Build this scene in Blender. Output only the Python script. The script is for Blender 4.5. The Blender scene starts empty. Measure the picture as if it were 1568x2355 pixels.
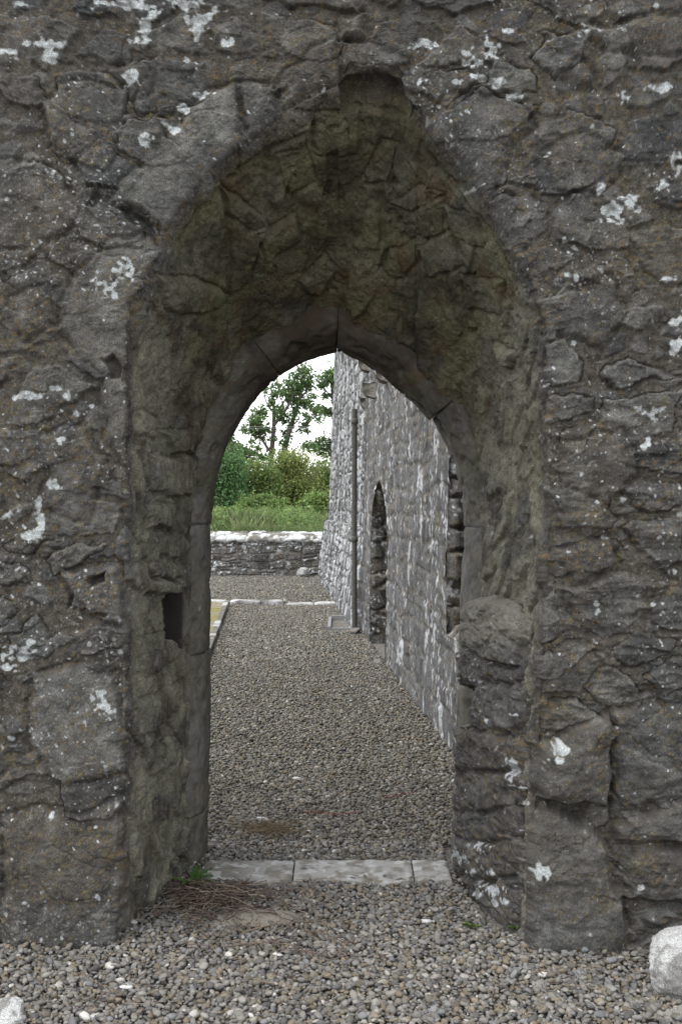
import bpy, math, random
import numpy as np
from math import radians as R

random.seed(7)
rng = np.random.default_rng(7)
S = bpy.context.scene

# ------------------------------------------------------------------ camera, sky, sun, exposure
FPX, CX, HY, CAMZ = 2400.0, 784.0, 1165.0, 1.55      # focal length and horizon in units of a 1568 x 2355 picture
cam_d = bpy.data.cameras.new("camera")
cam = bpy.data.objects.new("camera", cam_d)
S.collection.objects.link(cam)
cam.location = (0, 0, CAMZ)
cam.rotation_euler = (R(90), 0, 0)
cam_d.sensor_fit = 'VERTICAL'
cam_d.sensor_height = 36.0
cam_d.lens = FPX / 2355 * 36
cam_d.shift_y = -(2355 / 2 - HY) / 2355
cam_d.clip_end = 3000
S.camera = cam

SUN_EL, SUN_AZ = 70.0, 245.0
world = bpy.data.worlds.new("World")
S.world = world
world.use_nodes = True
wn = world.node_tree
bg = wn.nodes["Background"]
sky = wn.nodes.new("ShaderNodeTexSky")
sky.sky_type = 'NISHITA'
sky.sun_disc = False
sky.sun_elevation = R(SUN_EL)
sky.sun_rotation = R(SUN_AZ)
sky.air_density = 1.3
sky.dust_density = 1.2
sky.ozone_density = 1.0
hs = wn.nodes.new("ShaderNodeHueSaturation")
hs.inputs["Saturation"].default_value = 0.20
wn.links.new(sky.outputs[0], hs.inputs["Color"])
wn.links.new(hs.outputs[0], bg.inputs["Color"])
bg.inputs["Strength"].default_value = 0.15

sun_d = bpy.data.lights.new("sun", 'SUN')
sun_d.energy = 0.6
sun_d.angle = R(40)
sun_d.color = (1.0, 0.96, 0.9)
sun = bpy.data.objects.new("sun", sun_d)
S.collection.objects.link(sun)
sun.rotation_euler = (R(90 - SUN_EL), 0, R(180 - SUN_AZ))
S.view_settings.view_transform = 'Standard'
S.view_settings.look = 'None'
S.view_settings.exposure = 1.6
S.view_settings.gamma = 1.0
S.cycles.max_bounces = 6
S.cycles.diffuse_bounces = 4

# ------------------------------------------------------------------ numpy noise helpers
f32 = np.float32


def hsh(ix, iy, iz, seed):
    with np.errstate(over='ignore'):
        n = (ix.astype(np.int32).view(np.uint32) * np.uint32(0x8da6b343)) ^ \
            (iy.astype(np.int32).view(np.uint32) * np.uint32(0xd8163841)) ^ \
            (iz.astype(np.int32).view(np.uint32) * np.uint32(0xcb1ab31f)) ^ np.uint32((seed * 2654435761) & 0xffffffff)
        n ^= n >> np.uint32(15)
        n *= np.uint32(0x2c1b3c6d)
        n ^= n >> np.uint32(12)
        n *= np.uint32(0x297a2d39)
        n ^= n >> np.uint32(15)
    return n.astype(f32) / f32(4294967296.0)


def vnoise(x, y, z, seed=0):
    xi, yi, zi = np.floor(x).astype(np.int32), np.floor(y).astype(np.int32), np.floor(z).astype(np.int32)
    fx, fy, fz = (x - xi).astype(f32), (y - yi).astype(f32), (z - zi).astype(f32)
    q = lambda t: t * t * t * (t * (t * 6 - 15) + 10)
    fx, fy, fz = q(fx), q(fy), q(fz)
    r = 0
    for a in (0, 1):
        wx = fx if a else 1 - fx
        for b in (0, 1):
            wy = fy if b else 1 - fy
            for c in (0, 1):
                wz = fz if c else 1 - fz
                r = r + hsh(xi + a, yi + b, zi + c, seed) * wx * wy * wz
    return r * 2 - 1


def fbm(x, y, z, sc, octv=4, seed=0, gain=0.5):
    """sc = size in metres of the coarsest feature"""
    r, a, tot = 0, 1.0, 0
    k = 1.0 / sc
    for o in range(octv):
        r = r + a * vnoise(x * k + 13.7 * o, y * k + 5.1 * o, z * k - 7.3 * o, seed + o * 17)
        tot += a
        a *= gain
        k *= 2.03
    return r / tot * 1.6


def voro(u, v, seed=0, jit=0.9):
    ui, vi = np.floor(u).astype(np.int32), np.floor(v).astype(np.int32)
    F1 = np.full(u.shape, 9, f32)
    F2 = np.full(u.shape, 9, f32)
    dx = np.zeros(u.shape, f32)
    dy = np.zeros(u.shape, f32)
    ca = np.zeros(u.shape, np.int32)
    cb = np.zeros(u.shape, np.int32)
    z0 = np.zeros(u.shape, np.int32)
    for a in (-1, 0, 1):
        for b in (-1, 0, 1):
            A, B = ui + a, vi + b
            px = A + 0.5 + jit * (hsh(A, B, z0, seed) - 0.5)
            py = B + 0.5 + jit * (hsh(A, B, z0 + 1, seed) - 0.5)
            ex, ey = (u - px).astype(f32), (v - py).astype(f32)
            d = np.sqrt(ex * ex + ey * ey)
            m = d < F1
            F2 = np.where(m, F1, np.minimum(F2, d))
            F1 = np.where(m, d, F1)
            dx = np.where(m, ex, dx)
            dy = np.where(m, ey, dy)
            ca = np.where(m, A, ca)
            cb = np.where(m, B, cb)
    ids = [hsh(ca, cb, z0 + 7 + k, seed) for k in range(4)]
    return F1, F2 - F1, dx, dy, ids


def sst(a, b, x):
    t = np.clip((x - a) / (b - a), 0, 1)
    return t * t * (3 - 2 * t)


def lerp(a, b, t):
    return a + (b - a) * t


def mixc(c, col, m):
    m = m[..., None]
    return c * (1 - m) + np.asarray(col, f32) * m


def poly_sd(px, py, poly):
    """signed distance, positive inside"""
    d = np.full(px.shape, 1e9)
    inside = np.zeros(px.shape, bool)
    n = len(poly)
    for i in range(n):
        x0, y0 = poly[i]
        x1, y1 = poly[(i + 1) % n]
        ex, ey = x1 - x0, y1 - y0
        t = np.clip(((px - x0) * ex + (py - y0) * ey) / (ex * ex + ey * ey + 1e-9), 0, 1)
        d = np.minimum(d, (px - x0 - t * ex) ** 2 + (py - y0 - t * ey) ** 2)
        c = ((y0 > py) != (y1 > py)) & (px < (x1 - x0) * (py - y0) / (y1 - y0 + 1e-12) + x0)
        inside ^= c
    d = np.sqrt(d)
    return np.where(inside, d, -d)


def W(px, py, d):
    """picture point at depth d -> world x, z"""
    return (px - CX) / FPX * d, CAMZ + (HY - py) / FPX * d


# ------------------------------------------------------------------ object helpers
COL = S.collection


def tag(o, label=None, cat=None, group=None, kind=None):
    if label: o["label"] = label
    if cat: o["category"] = cat
    if group: o["group"] = group
    if kind: o["kind"] = kind
    return o


def empty(name, loc=(0, 0, 0), rz=0):
    o = bpy.data.objects.new(name, None)
    o.location = loc
    o.rotation_euler = (0, 0, rz)
    o.empty_display_size = 0.2
    COL.objects.link(o)
    return o


def raw_mesh(name, V, F, mat, parent=None, col=None, smooth=True, loc=None):
    """V (n,3); F int array (m,k) of equal-sized faces or a list of such arrays"""
    me = bpy.data.meshes.new(name)
    Fs = F if isinstance(F, list) else [F]
    nl = sum(f.size for f in Fs)
    npoly = sum(len(f) for f in Fs)
    me.vertices.add(len(V))
    me.vertices.foreach_set("co", np.ascontiguousarray(V, f32).ravel())
    me.loops.add(nl)
    me.loops.foreach_set("vertex_index", np.concatenate([f.ravel() for f in Fs]).astype(np.int32))
    me.polygons.add(npoly)
    tot = np.concatenate([np.full(len(f), f.shape[1]) for f in Fs])
    st = np.concatenate([[0], np.cumsum(tot)[:-1]])
    me.polygons.foreach_set("loop_start", st.astype(np.int32))
    me.update(calc_edges=True)
    me.polygons.foreach_set("use_smooth", np.full(npoly, smooth))
    if col is not None:
        a = me.color_attributes.new("tint", 'FLOAT_COLOR', 'POINT')
        c = np.ones((len(V), 4), f32)
        c[:, :3] = col
        a.data.foreach_set("color", c.ravel())
    me.validate(verbose=False)
    me.materials.append(mat)
    o = bpy.data.objects.new(name, me)
    COL.objects.link(o)
    if parent is not None:
        o.parent = parent
        o.matrix_parent_inverse = parent.matrix_basis.inverted() if False else o.matrix_parent_inverse
    if loc is not None:
        o.location = loc
    return o


def grid_faces(nr, nc, flip=False, mask=None):
    i = np.arange(nr * nc).reshape(nr, nc)
    a, b, c, d = i[:-1, :-1], i[:-1, 1:], i[1:, 1:], i[1:, :-1]
    q = np.stack([a, d, c, b] if flip else [a, b, c, d], -1)
    if mask is not None:
        q = q[mask]
    return q.reshape(-1, 4)


def local(V, loc):
    return np.asarray(V, f32) - np.asarray(loc, f32)


# ------------------------------------------------------------------ materials
def mat_tint(name, rough=0.92, fine=220.0, amt=0.35, bump=0.25, bdist=0.003, spec=0.25, transl=0.0):
    """surface whose own colour is the mesh attribute 'tint', broken up by fine procedural grain and bump"""
    m = bpy.data.materials.new(name)
    m.use_nodes = True
    nt = m.node_tree
    nt.nodes.clear()
    out = nt.nodes.new("ShaderNodeOutputMaterial")
    b = nt.nodes.new("ShaderNodeBsdfPrincipled")
    at = nt.nodes.new("ShaderNodeAttribute")
    at.attribute_name = "tint"
    tc = nt.nodes.new("ShaderNodeTexCoord")
    n1 = nt.nodes.new("ShaderNodeTexNoise")
    n1.inputs["Scale"].default_value = fine
    n1.inputs["Detail"].default_value = 3
    nt.links.new(tc.outputs["Object"], n1.inputs["Vector"])
    mr = nt.nodes.new("ShaderNodeMapRange")
    mr.inputs["From Min"].default_value = 0.3
    mr.inputs["From Max"].default_value = 0.7
    mr.inputs["To Min"].default_value = 1 - amt
    mr.inputs["To Max"].default_value = 1 + amt
    nt.links.new(n1.outputs["Fac"], mr.inputs["Value"])
    mx = nt.nodes.new("ShaderNodeVectorMath")
    mx.operation = 'SCALE'
    nt.links.new(at.outputs["Color"], mx.inputs[0])
    nt.links.new(mr.outputs["Result"], mx.inputs["Scale"])
    nt.links.new(mx.outputs["Vector"], b.inputs["Base Color"])
    b.inputs["Roughness"].default_value = rough
    b.inputs["Specular IOR Level"].default_value = spec
    if bump:
        bp = nt.nodes.new("ShaderNodeBump")
        bp.inputs["Strength"].default_value = bump
        bp.inputs["Distance"].default_value = bdist
        nt.links.new(n1.outputs["Fac"], bp.inputs["Height"])
        nt.links.new(bp.outputs["Normal"], b.inputs["Normal"])
    if transl:
        tr = nt.nodes.new("ShaderNodeBsdfTranslucent")
        nt.links.new(mx.outputs["Vector"], tr.inputs["Color"])
        ms = nt.nodes.new("ShaderNodeMixShader")
        ms.inputs[0].default_value = transl
        nt.links.new(b.outputs[0], ms.inputs[1])
        nt.links.new(tr.outputs[0], ms.inputs[2])
        nt.links.new(ms.outputs[0], out.inputs["Surface"])
    else:
        nt.links.new(b.outputs[0], out.inputs["Surface"])
    return m


M_STONE = mat_tint("weathered_stone", fine=240, amt=0.5, bump=0.45, bdist=0.004)
M_DRESSED = mat_tint("dressed_stone", fine=330, amt=0.25, bump=0.3, bdist=0.002)
M_FARSTONE = mat_tint("coursed_rubble_stone", fine=60, amt=0.4, bump=0.5, bdist=0.012)
M_PEBBLE = mat_tint("pebbles", rough=0.8, fine=300, amt=0.22, bump=0.15, spec=0.35)
M_LEAF = mat_tint("leaves", rough=0.65, fine=6, amt=0.2, bump=0, spec=0.3, transl=0.38)
M_BARK = mat_tint("bark", fine=12, amt=0.4, bump=0.5, bdist=0.03)
M_TWIG = mat_tint("dry_twigs", fine=150, amt=0.3, bump=0)
M_METAL = mat_tint("weathered_pipe", rough=0.9, fine=40, amt=0.3, bump=0.2, spec=0.15)


def mat_ground(name, c1, c2, scale=60.0, bdist=0.012):
    m = bpy.data.materials.new(name)
    m.use_nodes = True
    nt = m.node_tree
    b = nt.nodes["Principled BSDF"]
    tc = nt.nodes.new("ShaderNodeTexCoord")
    vo = nt.nodes.new("ShaderNodeTexVoronoi")
    vo.inputs["Scale"].default_value = scale
    no = nt.nodes.new("ShaderNodeTexNoise")
    no.inputs["Scale"].default_value = 1.3
    no.inputs["Detail"].default_value = 6
    nt.links.new(tc.outputs["Object"], vo.inputs["Vector"])
    nt.links.new(tc.outputs["Object"], no.inputs["Vector"])
    sep = nt.nodes.new("ShaderNodeSeparateColor")
    nt.links.new(vo.outputs["Color"], sep.inputs[0])
    ad = nt.nodes.new("ShaderNodeMath")
    ad.operation = 'MULTIPLY_ADD'
    nt.links.new(sep.outputs[0], ad.inputs[0])
    ad.inputs[1].default_value = 0.7
    nt.links.new(no.outputs["Fac"], ad.inputs[2])
    rp = nt.nodes.new("ShaderNodeValToRGB")
    rp.color_ramp.elements[0].position = 0.35
    rp.color_ramp.elements[1].position = 1.1 if False else 1.0
    rp.color_ramp.elements[0].color = (*c1, 1)
    rp.color_ramp.elements[1].color = (*c2, 1)
    nt.links.new(ad.outputs[0], rp.inputs[0])
    nt.links.new(rp.outputs[0], b.inputs["Base Color"])
    b.inputs["Roughness"].default_value = 0.95
    bp = nt.nodes.new("ShaderNodeBump")
    bp.invert = True
    bp.inputs["Distance"].default_value = bdist
    nt.links.new(vo.outputs["Distance"], bp.inputs["Height"])
    nt.links.new(bp.outputs["Normal"], b.inputs["Normal"])
    return m


# ------------------------------------------------------------------ curves of the doorway (traced, then built at their own depth)
D_FRONT, D_FRAME, D_BACK = 3.70, 4.455, 4.75


def resample(pts, n, smooth=0):
    p = np.asarray(pts, float)
    s = np.concatenate([[0], np.cumsum(np.hypot(*np.diff(p, axis=0).T))])
    q = np.linspace(0, s[-1], n)
    r = np.stack([np.interp(q, s, p[:, 0]), np.interp(q, s, p[:, 1])], 1)
    if smooth:
        k = np.hanning(smooth * 2 + 3)[1:-1]
        k /= k.sum()
        m = len(k) // 2
        pad = np.concatenate([2 * r[0] - r[m:0:-1], r, 2 * r[-1] - r[-2:-m - 2:-1]])
        r = np.stack([np.convolve(pad[:, j], k, 'valid') for j in (0, 1)], 1)
    return r


NJ, NA = 640, 560      # samples on each jamb and on each half of the arch
OUT_LJ = [(250, 2215), (258, 2165), (275, 1990), (283, 1766), (288, 1500), (288, 1200), (290, 900), (292, 760)]
OUT_LA = [(292, 760), (310, 690), (340, 625), (366, 570), (385, 512), (440, 432), (540, 332), (640, 264), (710, 230), (775, 198)]
OUT_RJ = [(1214, 2215), (1214, 2150), (1222, 1900), (1240, 1600), (1256, 1300), (1262, 1000), (1258, 760)]
OUT_RA = [(1258, 760), (1250, 700), (1212, 622), (1180, 552), (1135, 465), (1082, 385), (1020, 318), (977, 268), (930, 222), (922, 182), (860, 170), (792, 172), (775, 198)]
IN_LJ = [(478, 2120), (479, 1960), (484, 1700), (487, 1400), (487, 1200)]
IN_LA = [(487, 1200), (493, 1140), (506, 1078), (530, 1012), (568, 945), (610, 895), (652, 860), (705, 830), (775, 811)]
IN_RJ = [(1029, 2120), (1032, 1990), (1046, 1700), (1056, 1400), (1060, 1200)]
IN_RA = [(1060, 1200), (1055, 1140), (1042, 1085), (1022, 1030), (990, 972), (942, 922), (900, 885), (865, 856), (820, 828), (775, 811)]


def full_curve(lj, la, rj, ra, d, sm):
    def cv(p, n):
        q = np.array([W(a, b, d) for a, b in p])
        return resample(q, n, sm)
    left = np.concatenate([cv(lj, NJ), cv(la, NA)[1:]])
    right = np.concatenate([cv(rj, NJ), cv(ra, NA)[1:]])
    return np.concatenate([left, right[::-1][1:]])


OUTC = full_curve(OUT_LJ, OUT_LA, OUT_RJ, OUT_RA, D_FRONT, 6)
INC = full_curve(IN_LJ, IN_LA, IN_RJ, IN_RA, D_BACK, 30)
NS = len(OUTC)
IA = NJ + NA - 2         # index of the apex
qs = np.arange(NS)
half = np.where(qs <= IA, qs, NS - 1 - qs)        # 0 at base .. IA at apex
archf = np.clip((half - (NJ - 1)) / (NA - 1), 0, 1)   # 0 on the jambs .. 1 at the apex


def normals2(c):
    t = np.gradient(c, axis=0)
    t /= np.linalg.norm(t, axis=1)[:, None] + 1e-9
    return np.stack([-t[:, 1], t[:, 0]], 1)        # outward (left jamb runs up -> -x)


INN = normals2(INC)
k = np.hanning(41); k /= k.sum()
ap = np.abs(qs - IA)
INN_S = np.stack([np.convolve(np.pad(INN[:, j], 20, 'edge'), k, 'valid') for j in (0, 1)], 1)
INN_S /= np.linalg.norm(INN_S, axis=1)[:, None]
nbw = np.convolve(np.pad(rng.uniform(-1, 1, NS // 60 + 2).repeat(60)[:NS], 12, 'edge'), np.ones(25) / 25, 'valid')
nb = 0.058 + (0.052 + 0.042 * nbw) * sst(0.05, 0.5, archf)         # how far the frame shows outside its opening
BORD = INC + INN_S * (nb[:, None] + 0.0)
sarc = np.concatenate([[0], np.cumsum(np.hypot(*np.diff(OUTC, axis=0).T))])


# ------------------------------------------------------------------ colour of old lichened masonry
def masonry_tint(x, y, z, stone, rid, rid2, wet, lich, orange, seed=0, fine=1.0, scatter=1.0):
    """the surface's own colour: stone or mortar, algae, white and ochre lichen"""
    n1 = fbm(x, y, z, 0.35, 4, seed + 1)
    n2 = fbm(x, y, z, 0.06 * fine, 3, seed + 5)
    n3 = fbm(x, y, z, 0.016 * fine, 2, seed + 9)
    grey = np.array((0.055, 0.0545, 0.0535), f32)
    brown = np.array((0.058, 0.050, 0.041), f32)
    pale = np.array((0.100, 0.096, 0.088), f32)
    t = np.clip(0.45 + 0.5 * n1 + 0.6 * (rid - 0.5), 0, 1)
    c = grey + (brown - grey) * t[..., None]
    c = mixc(c, pale, np.clip(0.55 * sst(0.55, 1.0, rid2) + 0.25 * sst(0.1, 0.9, n2), 0, 1))
    c = mixc(c, (0.027, 0.027, 0.0285), 0.65 * sst(0.25, 0.0, rid2))
    c = c * (1 + 0.32 * n2 + 0.22 * n3)[..., None]
    mort = np.array((0.053, 0.047, 0.039), f32) * (1 + 0.35 * n3 + 0.15 * n2)[..., None]
    c = c * stone[..., None] + mort * (1 - stone)[..., None]
    # algae and dark weeping under cover
    n4 = fbm(x, y, z, 0.22, 4, seed + 21)
    n5 = fbm(x, y, z, 0.13, 4, seed + 31)
    c = mixc(c, (0.082, 0.077, 0.047), wet * sst(-0.3, 0.4, n4) * 0.8)
    c = mixc(c, (0.066, 0.046, 0.032), wet * sst(0.05, 0.55, n5) * 0.8)
    c = mixc(c, (0.030, 0.027, 0.020), wet * sst(0.10, 0.55, fbm(x, y, z, 0.18, 5, seed + 41)) * 0.8)
    # fine grey crust of lichen specks
    dry = 1 - wet
    sp = vnoise(x / 0.0075 / fine, y / 0.0075 / fine, z / 0.0075 / fine, seed + 51)
    dens = np.clip(0.5 + 0.6 * fbm(x, y, z, 0.3, 3, seed + 53), 0, 1)
    m = sst(0.70, 0.90, sp + 0.34 * dens) * dry
    c = mixc(c, (0.17, 0.17, 0.168), m * 0.55)
    # ochre lichen: small rosettes that run together
    uu, vv2 = (x + 0.8 * y), z
    wob = 0.006 * fine * fbm(x, y, z, 0.018 * fine, 2, seed + 60)
    F1, E, _, _, ids = voro((uu + wob) / (0.021 * fine), (vv2 + wob) / (0.021 * fine), seed + 62)
    oc = sst(0.50, 0.30, F1 / (0.55 + 0.6 * ids[0])) * sst(-0.12, 0.12, orange * 0.55 + 0.35 * fbm(x, y, z, 0.09 * fine, 2, seed + 61) - ids[1] * 0.75)
    oc = oc * (0.6 + 0.4 * ids[2])
    c = mixc(c, (0.105, 0.076, 0.036), oc * dry * 0.65)
    # white lichen: traced crusts, and round spots of many sizes
    wl = lich + (0.42 * fbm(x, y, z, 0.05 * fine, 3, seed + 71) + 0.34 * n3) * (0.72 + 0.28 * sst(.02, .3, lich))
    m = sst(0.48, 0.68, wl) * (0.75 + 0.4 * np.clip(n3, -.6, .6))
    for cs, pr_, rr in ((0.032, 0.035, 0.36), (0.013, 0.075, 0.42)):
        F1, E, _, _, ids = voro((uu + wob) / (cs * fine), (vv2 - wob) / (cs * fine), seed + 74 + int(cs * 1000))
        m = np.maximum(m, sst(rr * (.5 + .6 * ids[1]), rr * (.25 + .45 * ids[1]), F1) * (ids[0] < pr_ * scatter * (0.1 + 2.4 * np.clip(dens - .42, 0, 1))) * (0.55 + 0.45 * ids[2]))
    c = mixc(c, np.array((0.37, 0.385, 0.395), f32), m * dry * 0.9)
    return np.clip(c, 0.008, 0.8)


def blobs(px, py, lst):
    r = np.zeros(px.shape, f32)
    for b in lst:
        x, y, rx, ry = b[:4]
        s = b[4] if len(b) > 4 else 1.0
        m = (np.abs(px - x) < rx * 2.2) & (np.abs(py - y) < ry * 2.2)
        if m.any():
            q = ((px[m] - x) / rx) ** 2 + ((py[m] - y) / ry) ** 2
            r[m] = np.maximum(r[m], s * np.exp(-q * 0.9))
    return r


WHITE = [(75, 105, 35, 10), (120, 108, 48, 14), (115, 135, 22, 25), (305, 180, 26, 22), (325, 198, 16, 14), (425, 18, 50, 20), (465, 45, 48, 26),
         (450, 80, 16, 30, .8), (510, 25, 30, 22), (520, 100, 18, 14, .8), (345, 60, 30, 36, .85), (325, 18, 42, 12), (330, 100, 22, 16, .8), (270, 10, 45, 8), (55, 14, 25, 12, .6),
         (470, 220, 36, 8, .9), (420, 250, 20, 12, .8), (365, 290, 22, 10, .8), (345, 330, 20, 14, .7), (405, 300, 20, 10, .8), (20, 120, 25, 6),
         (1050, 195, 22, 9), (1100, 180, 28, 9), (1145, 192, 34, 10), (1180, 225, 28, 12), (1200, 238, 12, 8), (1005, 246, 10, 8), (982, 108, 30, 12), (1090, 135, 50, 20, .7),
         (1165, 70, 35, 16, .75), (1135, 110, 28, 20, .7), (960, 190, 30, 12, .6), (1382, 430, 13, 11), (1420, 480, 44, 16, .95), (1445, 462, 22, 12), (1400, 505, 34, 10, .9), (1545, 360, 16, 40, .9),
         (1518, 433, 14, 12), (1525, 205, 42, 14, .95), (1430, 225, 20, 30, .6), (1550, 800, 16, 30), (1500, 945, 30, 16), (1490, 1022, 16, 16, .9), (1548, 740, 20, 9, .9), (1530, 640, 18, 12, .7),
         (72, 1238, 20, 18), (92, 1205, 14, 30), (118, 1112, 26, 14, .95), (95, 1150, 12, 20, .8), (130, 888, 14, 9), (66, 912, 34, 10, .9), (160, 905, 8, 8), (175, 945, 9, 7),
         (45, 1500, 40, 26, .9), (20, 1530, 24, 8), (70, 1475, 20, 16, .9), (15, 1470, 14, 10, .8), (1370, 1390, 8, 8), (1372, 1410, 7, 6), (1090, 2005, 16, 10, .9), (1072, 1975, 30, 14, .9), (1045, 1962, 14, 14),
         (1130, 2005, 12, 16, .9), (1135, 2042, 26, 22), (1100, 2055, 16, 10, .8), (1155, 2075, 20, 14, .9), (1115, 1940, 26, 20, .75), (1185, 1765, 12, 22, .95), (1190, 1750, 10, 10), (1285, 1712, 18, 16), (1272, 1735, 20, 9, .9),
         (1465, 2030, 10, 10), (1212, 1847, 9, 7), (1350, 1905, 20, 10, .6), (1240, 1990, 40, 30, .62), (280, 615, 34, 30, .62), (240, 680, 34, 40, .55), (225, 1620, 50, 40, .5),
         (145, 1010, 24, 14, .7), (30, 1180, 20, 12, .6), (300, 1110, 8, 24, .7), (120, 1870, 14, 8, .7), (250, 1845, 40, 8, .55), (1260, 985, 24, 8, .6), (1310, 640, 40, 12, .6)]
OCHRE = [(190, 270, 75, 60, 1), (225, 330, 45, 55, 1.1), (140, 300, 60, 50, .8), (25, 830, 30, 30, 1), (230, 1370, 60, 60, 1), (60, 480, 60, 60, .6), (330, 280, 60, 60, .6), (420, 300, 90, 60, .7),
         (1375, 1745, 22, 90, 1.3), (1340, 1280, 40, 60, .8), (1440, 560, 70, 50, .6), (1330, 870, 40, 60, .7), (310, 690, 30, 90, 1.0), (250, 1920, 70, 60, .9), (120, 2050, 80, 60, .7), (1380, 2050, 60, 80, .8), (1470, 1950, 80, 60, .8),
         (1150, 950, 60, 90, .8), (360, 1180, 40, 60, .7), (380, 1720, 40, 100, .7), (1100, 1700, 60, 90, .6), (1480, 1200, 70, 60, .7), (1180, 20, 70, 30, .7), (500, 150, 60, 50, .5), (1500, 80, 70, 60, .6)]

# traced big stones of the front: outline, how far they stand out (m), tone (0 dark .. 1 pale), tilt
STONES = [
    ([(248, 470), (300, 400), (375, 330), (465, 218), (545, 200), (560, 345), (500, 400), (430, 465), (405, 525), (340, 500)], .030, .95, (0, 0)),
    ([(550, 202), (632, 194), (660, 280), (620, 310), (566, 342)], .026, .75, (0, 0)),
    ([(660, 180), (720, 120), (772, 80), (772, 190), (700, 232), (650, 258)], .02, .4, (0, 0)),
    ([(780, 90), (850, 110), (922, 152), (922, 176), (780, 170)], .05, .5, (0, 0)),
    ([(785, 28), (840, 40), (835, 85), (785, 80)], .035, .55, (0, 0)),
    ([(985, 290), (1030, 222), (1090, 215), (1190, 250), (1235, 300), (1180, 335), (1130, 440), (1085, 385)], .022, .28, (0, 0)),
    ([(100, 230), (190, 190), (260, 220), (270, 300), (240, 400), (170, 380), (110, 310)], .028, .45, (0, 0)),
    ([(255, 160), (350, 150), (355, 210), (300, 230)], .02, .55, (0, 0)),
    ([(-40, 370), (90, 390), (170, 470), (150, 540), (20, 570), (-40, 560)], .018, .25, (0, 0)),
    ([(188, 470), (225, 425), (240, 450), (212, 480)], -.025, .2, (0, 0)),
    ([(262, 482), (310, 490), (366, 512), (366, 540), (330, 528)], -.055, .3, (0, 0)),
    ([(165, 640), (250, 560), (350, 548), (372, 580), (300, 700), (292, 900), (292, 1090), (250, 1000), (235, 850), (140, 770)], .014, .95, (0, 0)),
    ([(230, 820), (262, 808), (286, 840), (280, 870), (250, 868)], -.03, .5, (0, 0)),
    ([(150, 1320), (205, 1310), (290, 1310), (292, 1400), (285, 1440), (220, 1425), (170, 1390)], .035, .85, (0, 0)),
    ([(204, 1338), (262, 1322), (255, 1348), (214, 1354)], -.035, .3, (0, 0)),
    ([(210, 1408), (250, 1400), (244, 1416), (214, 1422)], -.025, .3, (0, 0)),
    ([(75, 1560), (150, 1538), (270, 1545), (287, 1620), (286, 1780), (190, 1792), (120, 1800), (65, 1700)], .03, .92, (0, 0)),
    ([(10, 1880), (90, 1858), (190, 1882), (286, 1836), (290, 2000), (275, 2230), (5, 2230)], .032, .62, (0, 0)),
    ([(1242, 1705), (1300, 1690), (1392, 1640), (1400, 1700), (1396, 1852), (1330, 1838), (1290, 1852), (1236, 1830)], .095, .4, (0, 0)),
    ([(1207, 2230), (1205, 1960), (1216, 1885), (1250, 1856), (1300, 1865), (1360, 1900), (1402, 1965), (1424, 2060), (1432, 2230)], .078, .72, (0, 0)),
    ([(1406, 1890), (1500, 1872), (1660, 1830), (1660, 1925), (1480, 1932), (1412, 1928)], .05, .4, (0, 0)),
    ([(1435, 1950), (1520, 1940), (1660, 1940), (1660, 2090), (1500, 2075), (1440, 2055)], .045, .4, (0, 0)),
    ([(1470, 2110), (1500, 2100), (1525, 2120), (1490, 2135)], .04, .3, (0, 0)),
    ([(1400, 1650), (1520, 1620), (1660, 1640), (1660, 1820), (1500, 1850), (1408, 1860)], .025, .35, (0, 0)),
    ([(1250, 1500), (1330, 1480), (1380, 1530), (1340, 1600), (1250, 1590)], .03, .35, (0, 0)),
    ([(1270, 1260), (1400, 1230), (1420, 1300), (1320, 1340)], .03, .35, (0, 0)),
    ([(1320, 150), (1360, 170), (1372, 205), (1330, 205), (1300, 180)], .03, .5, (0, 0)),
    ([(1330, 60), (1560, 40), (1640, 90), (1560, 120), (1380, 110)], .03, .5, (0, 0)),
    ([(1250, 350), (1350, 300), (1420, 360), (1400, 430), (1280, 430)], .02, .35, (0, 0)),
    ([(1290, 1010), (1440, 990), (1470, 1100), (1400, 1150), (1300, 1110)], .025, .3, (0, 0)),
    ([(1260, 690), (1400, 640), (1440, 720), (1380, 800), (1290, 780)], .025, .3, (0, 0)),
    ([(20, 690), (110, 660), (130, 740), (60, 780)], .02, .35, (0, 0)),
    ([(100, 1000), (190, 970), (240, 1060), (200, 1200), (110, 1180)], .018, .3, (0, 0)),
]


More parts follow.
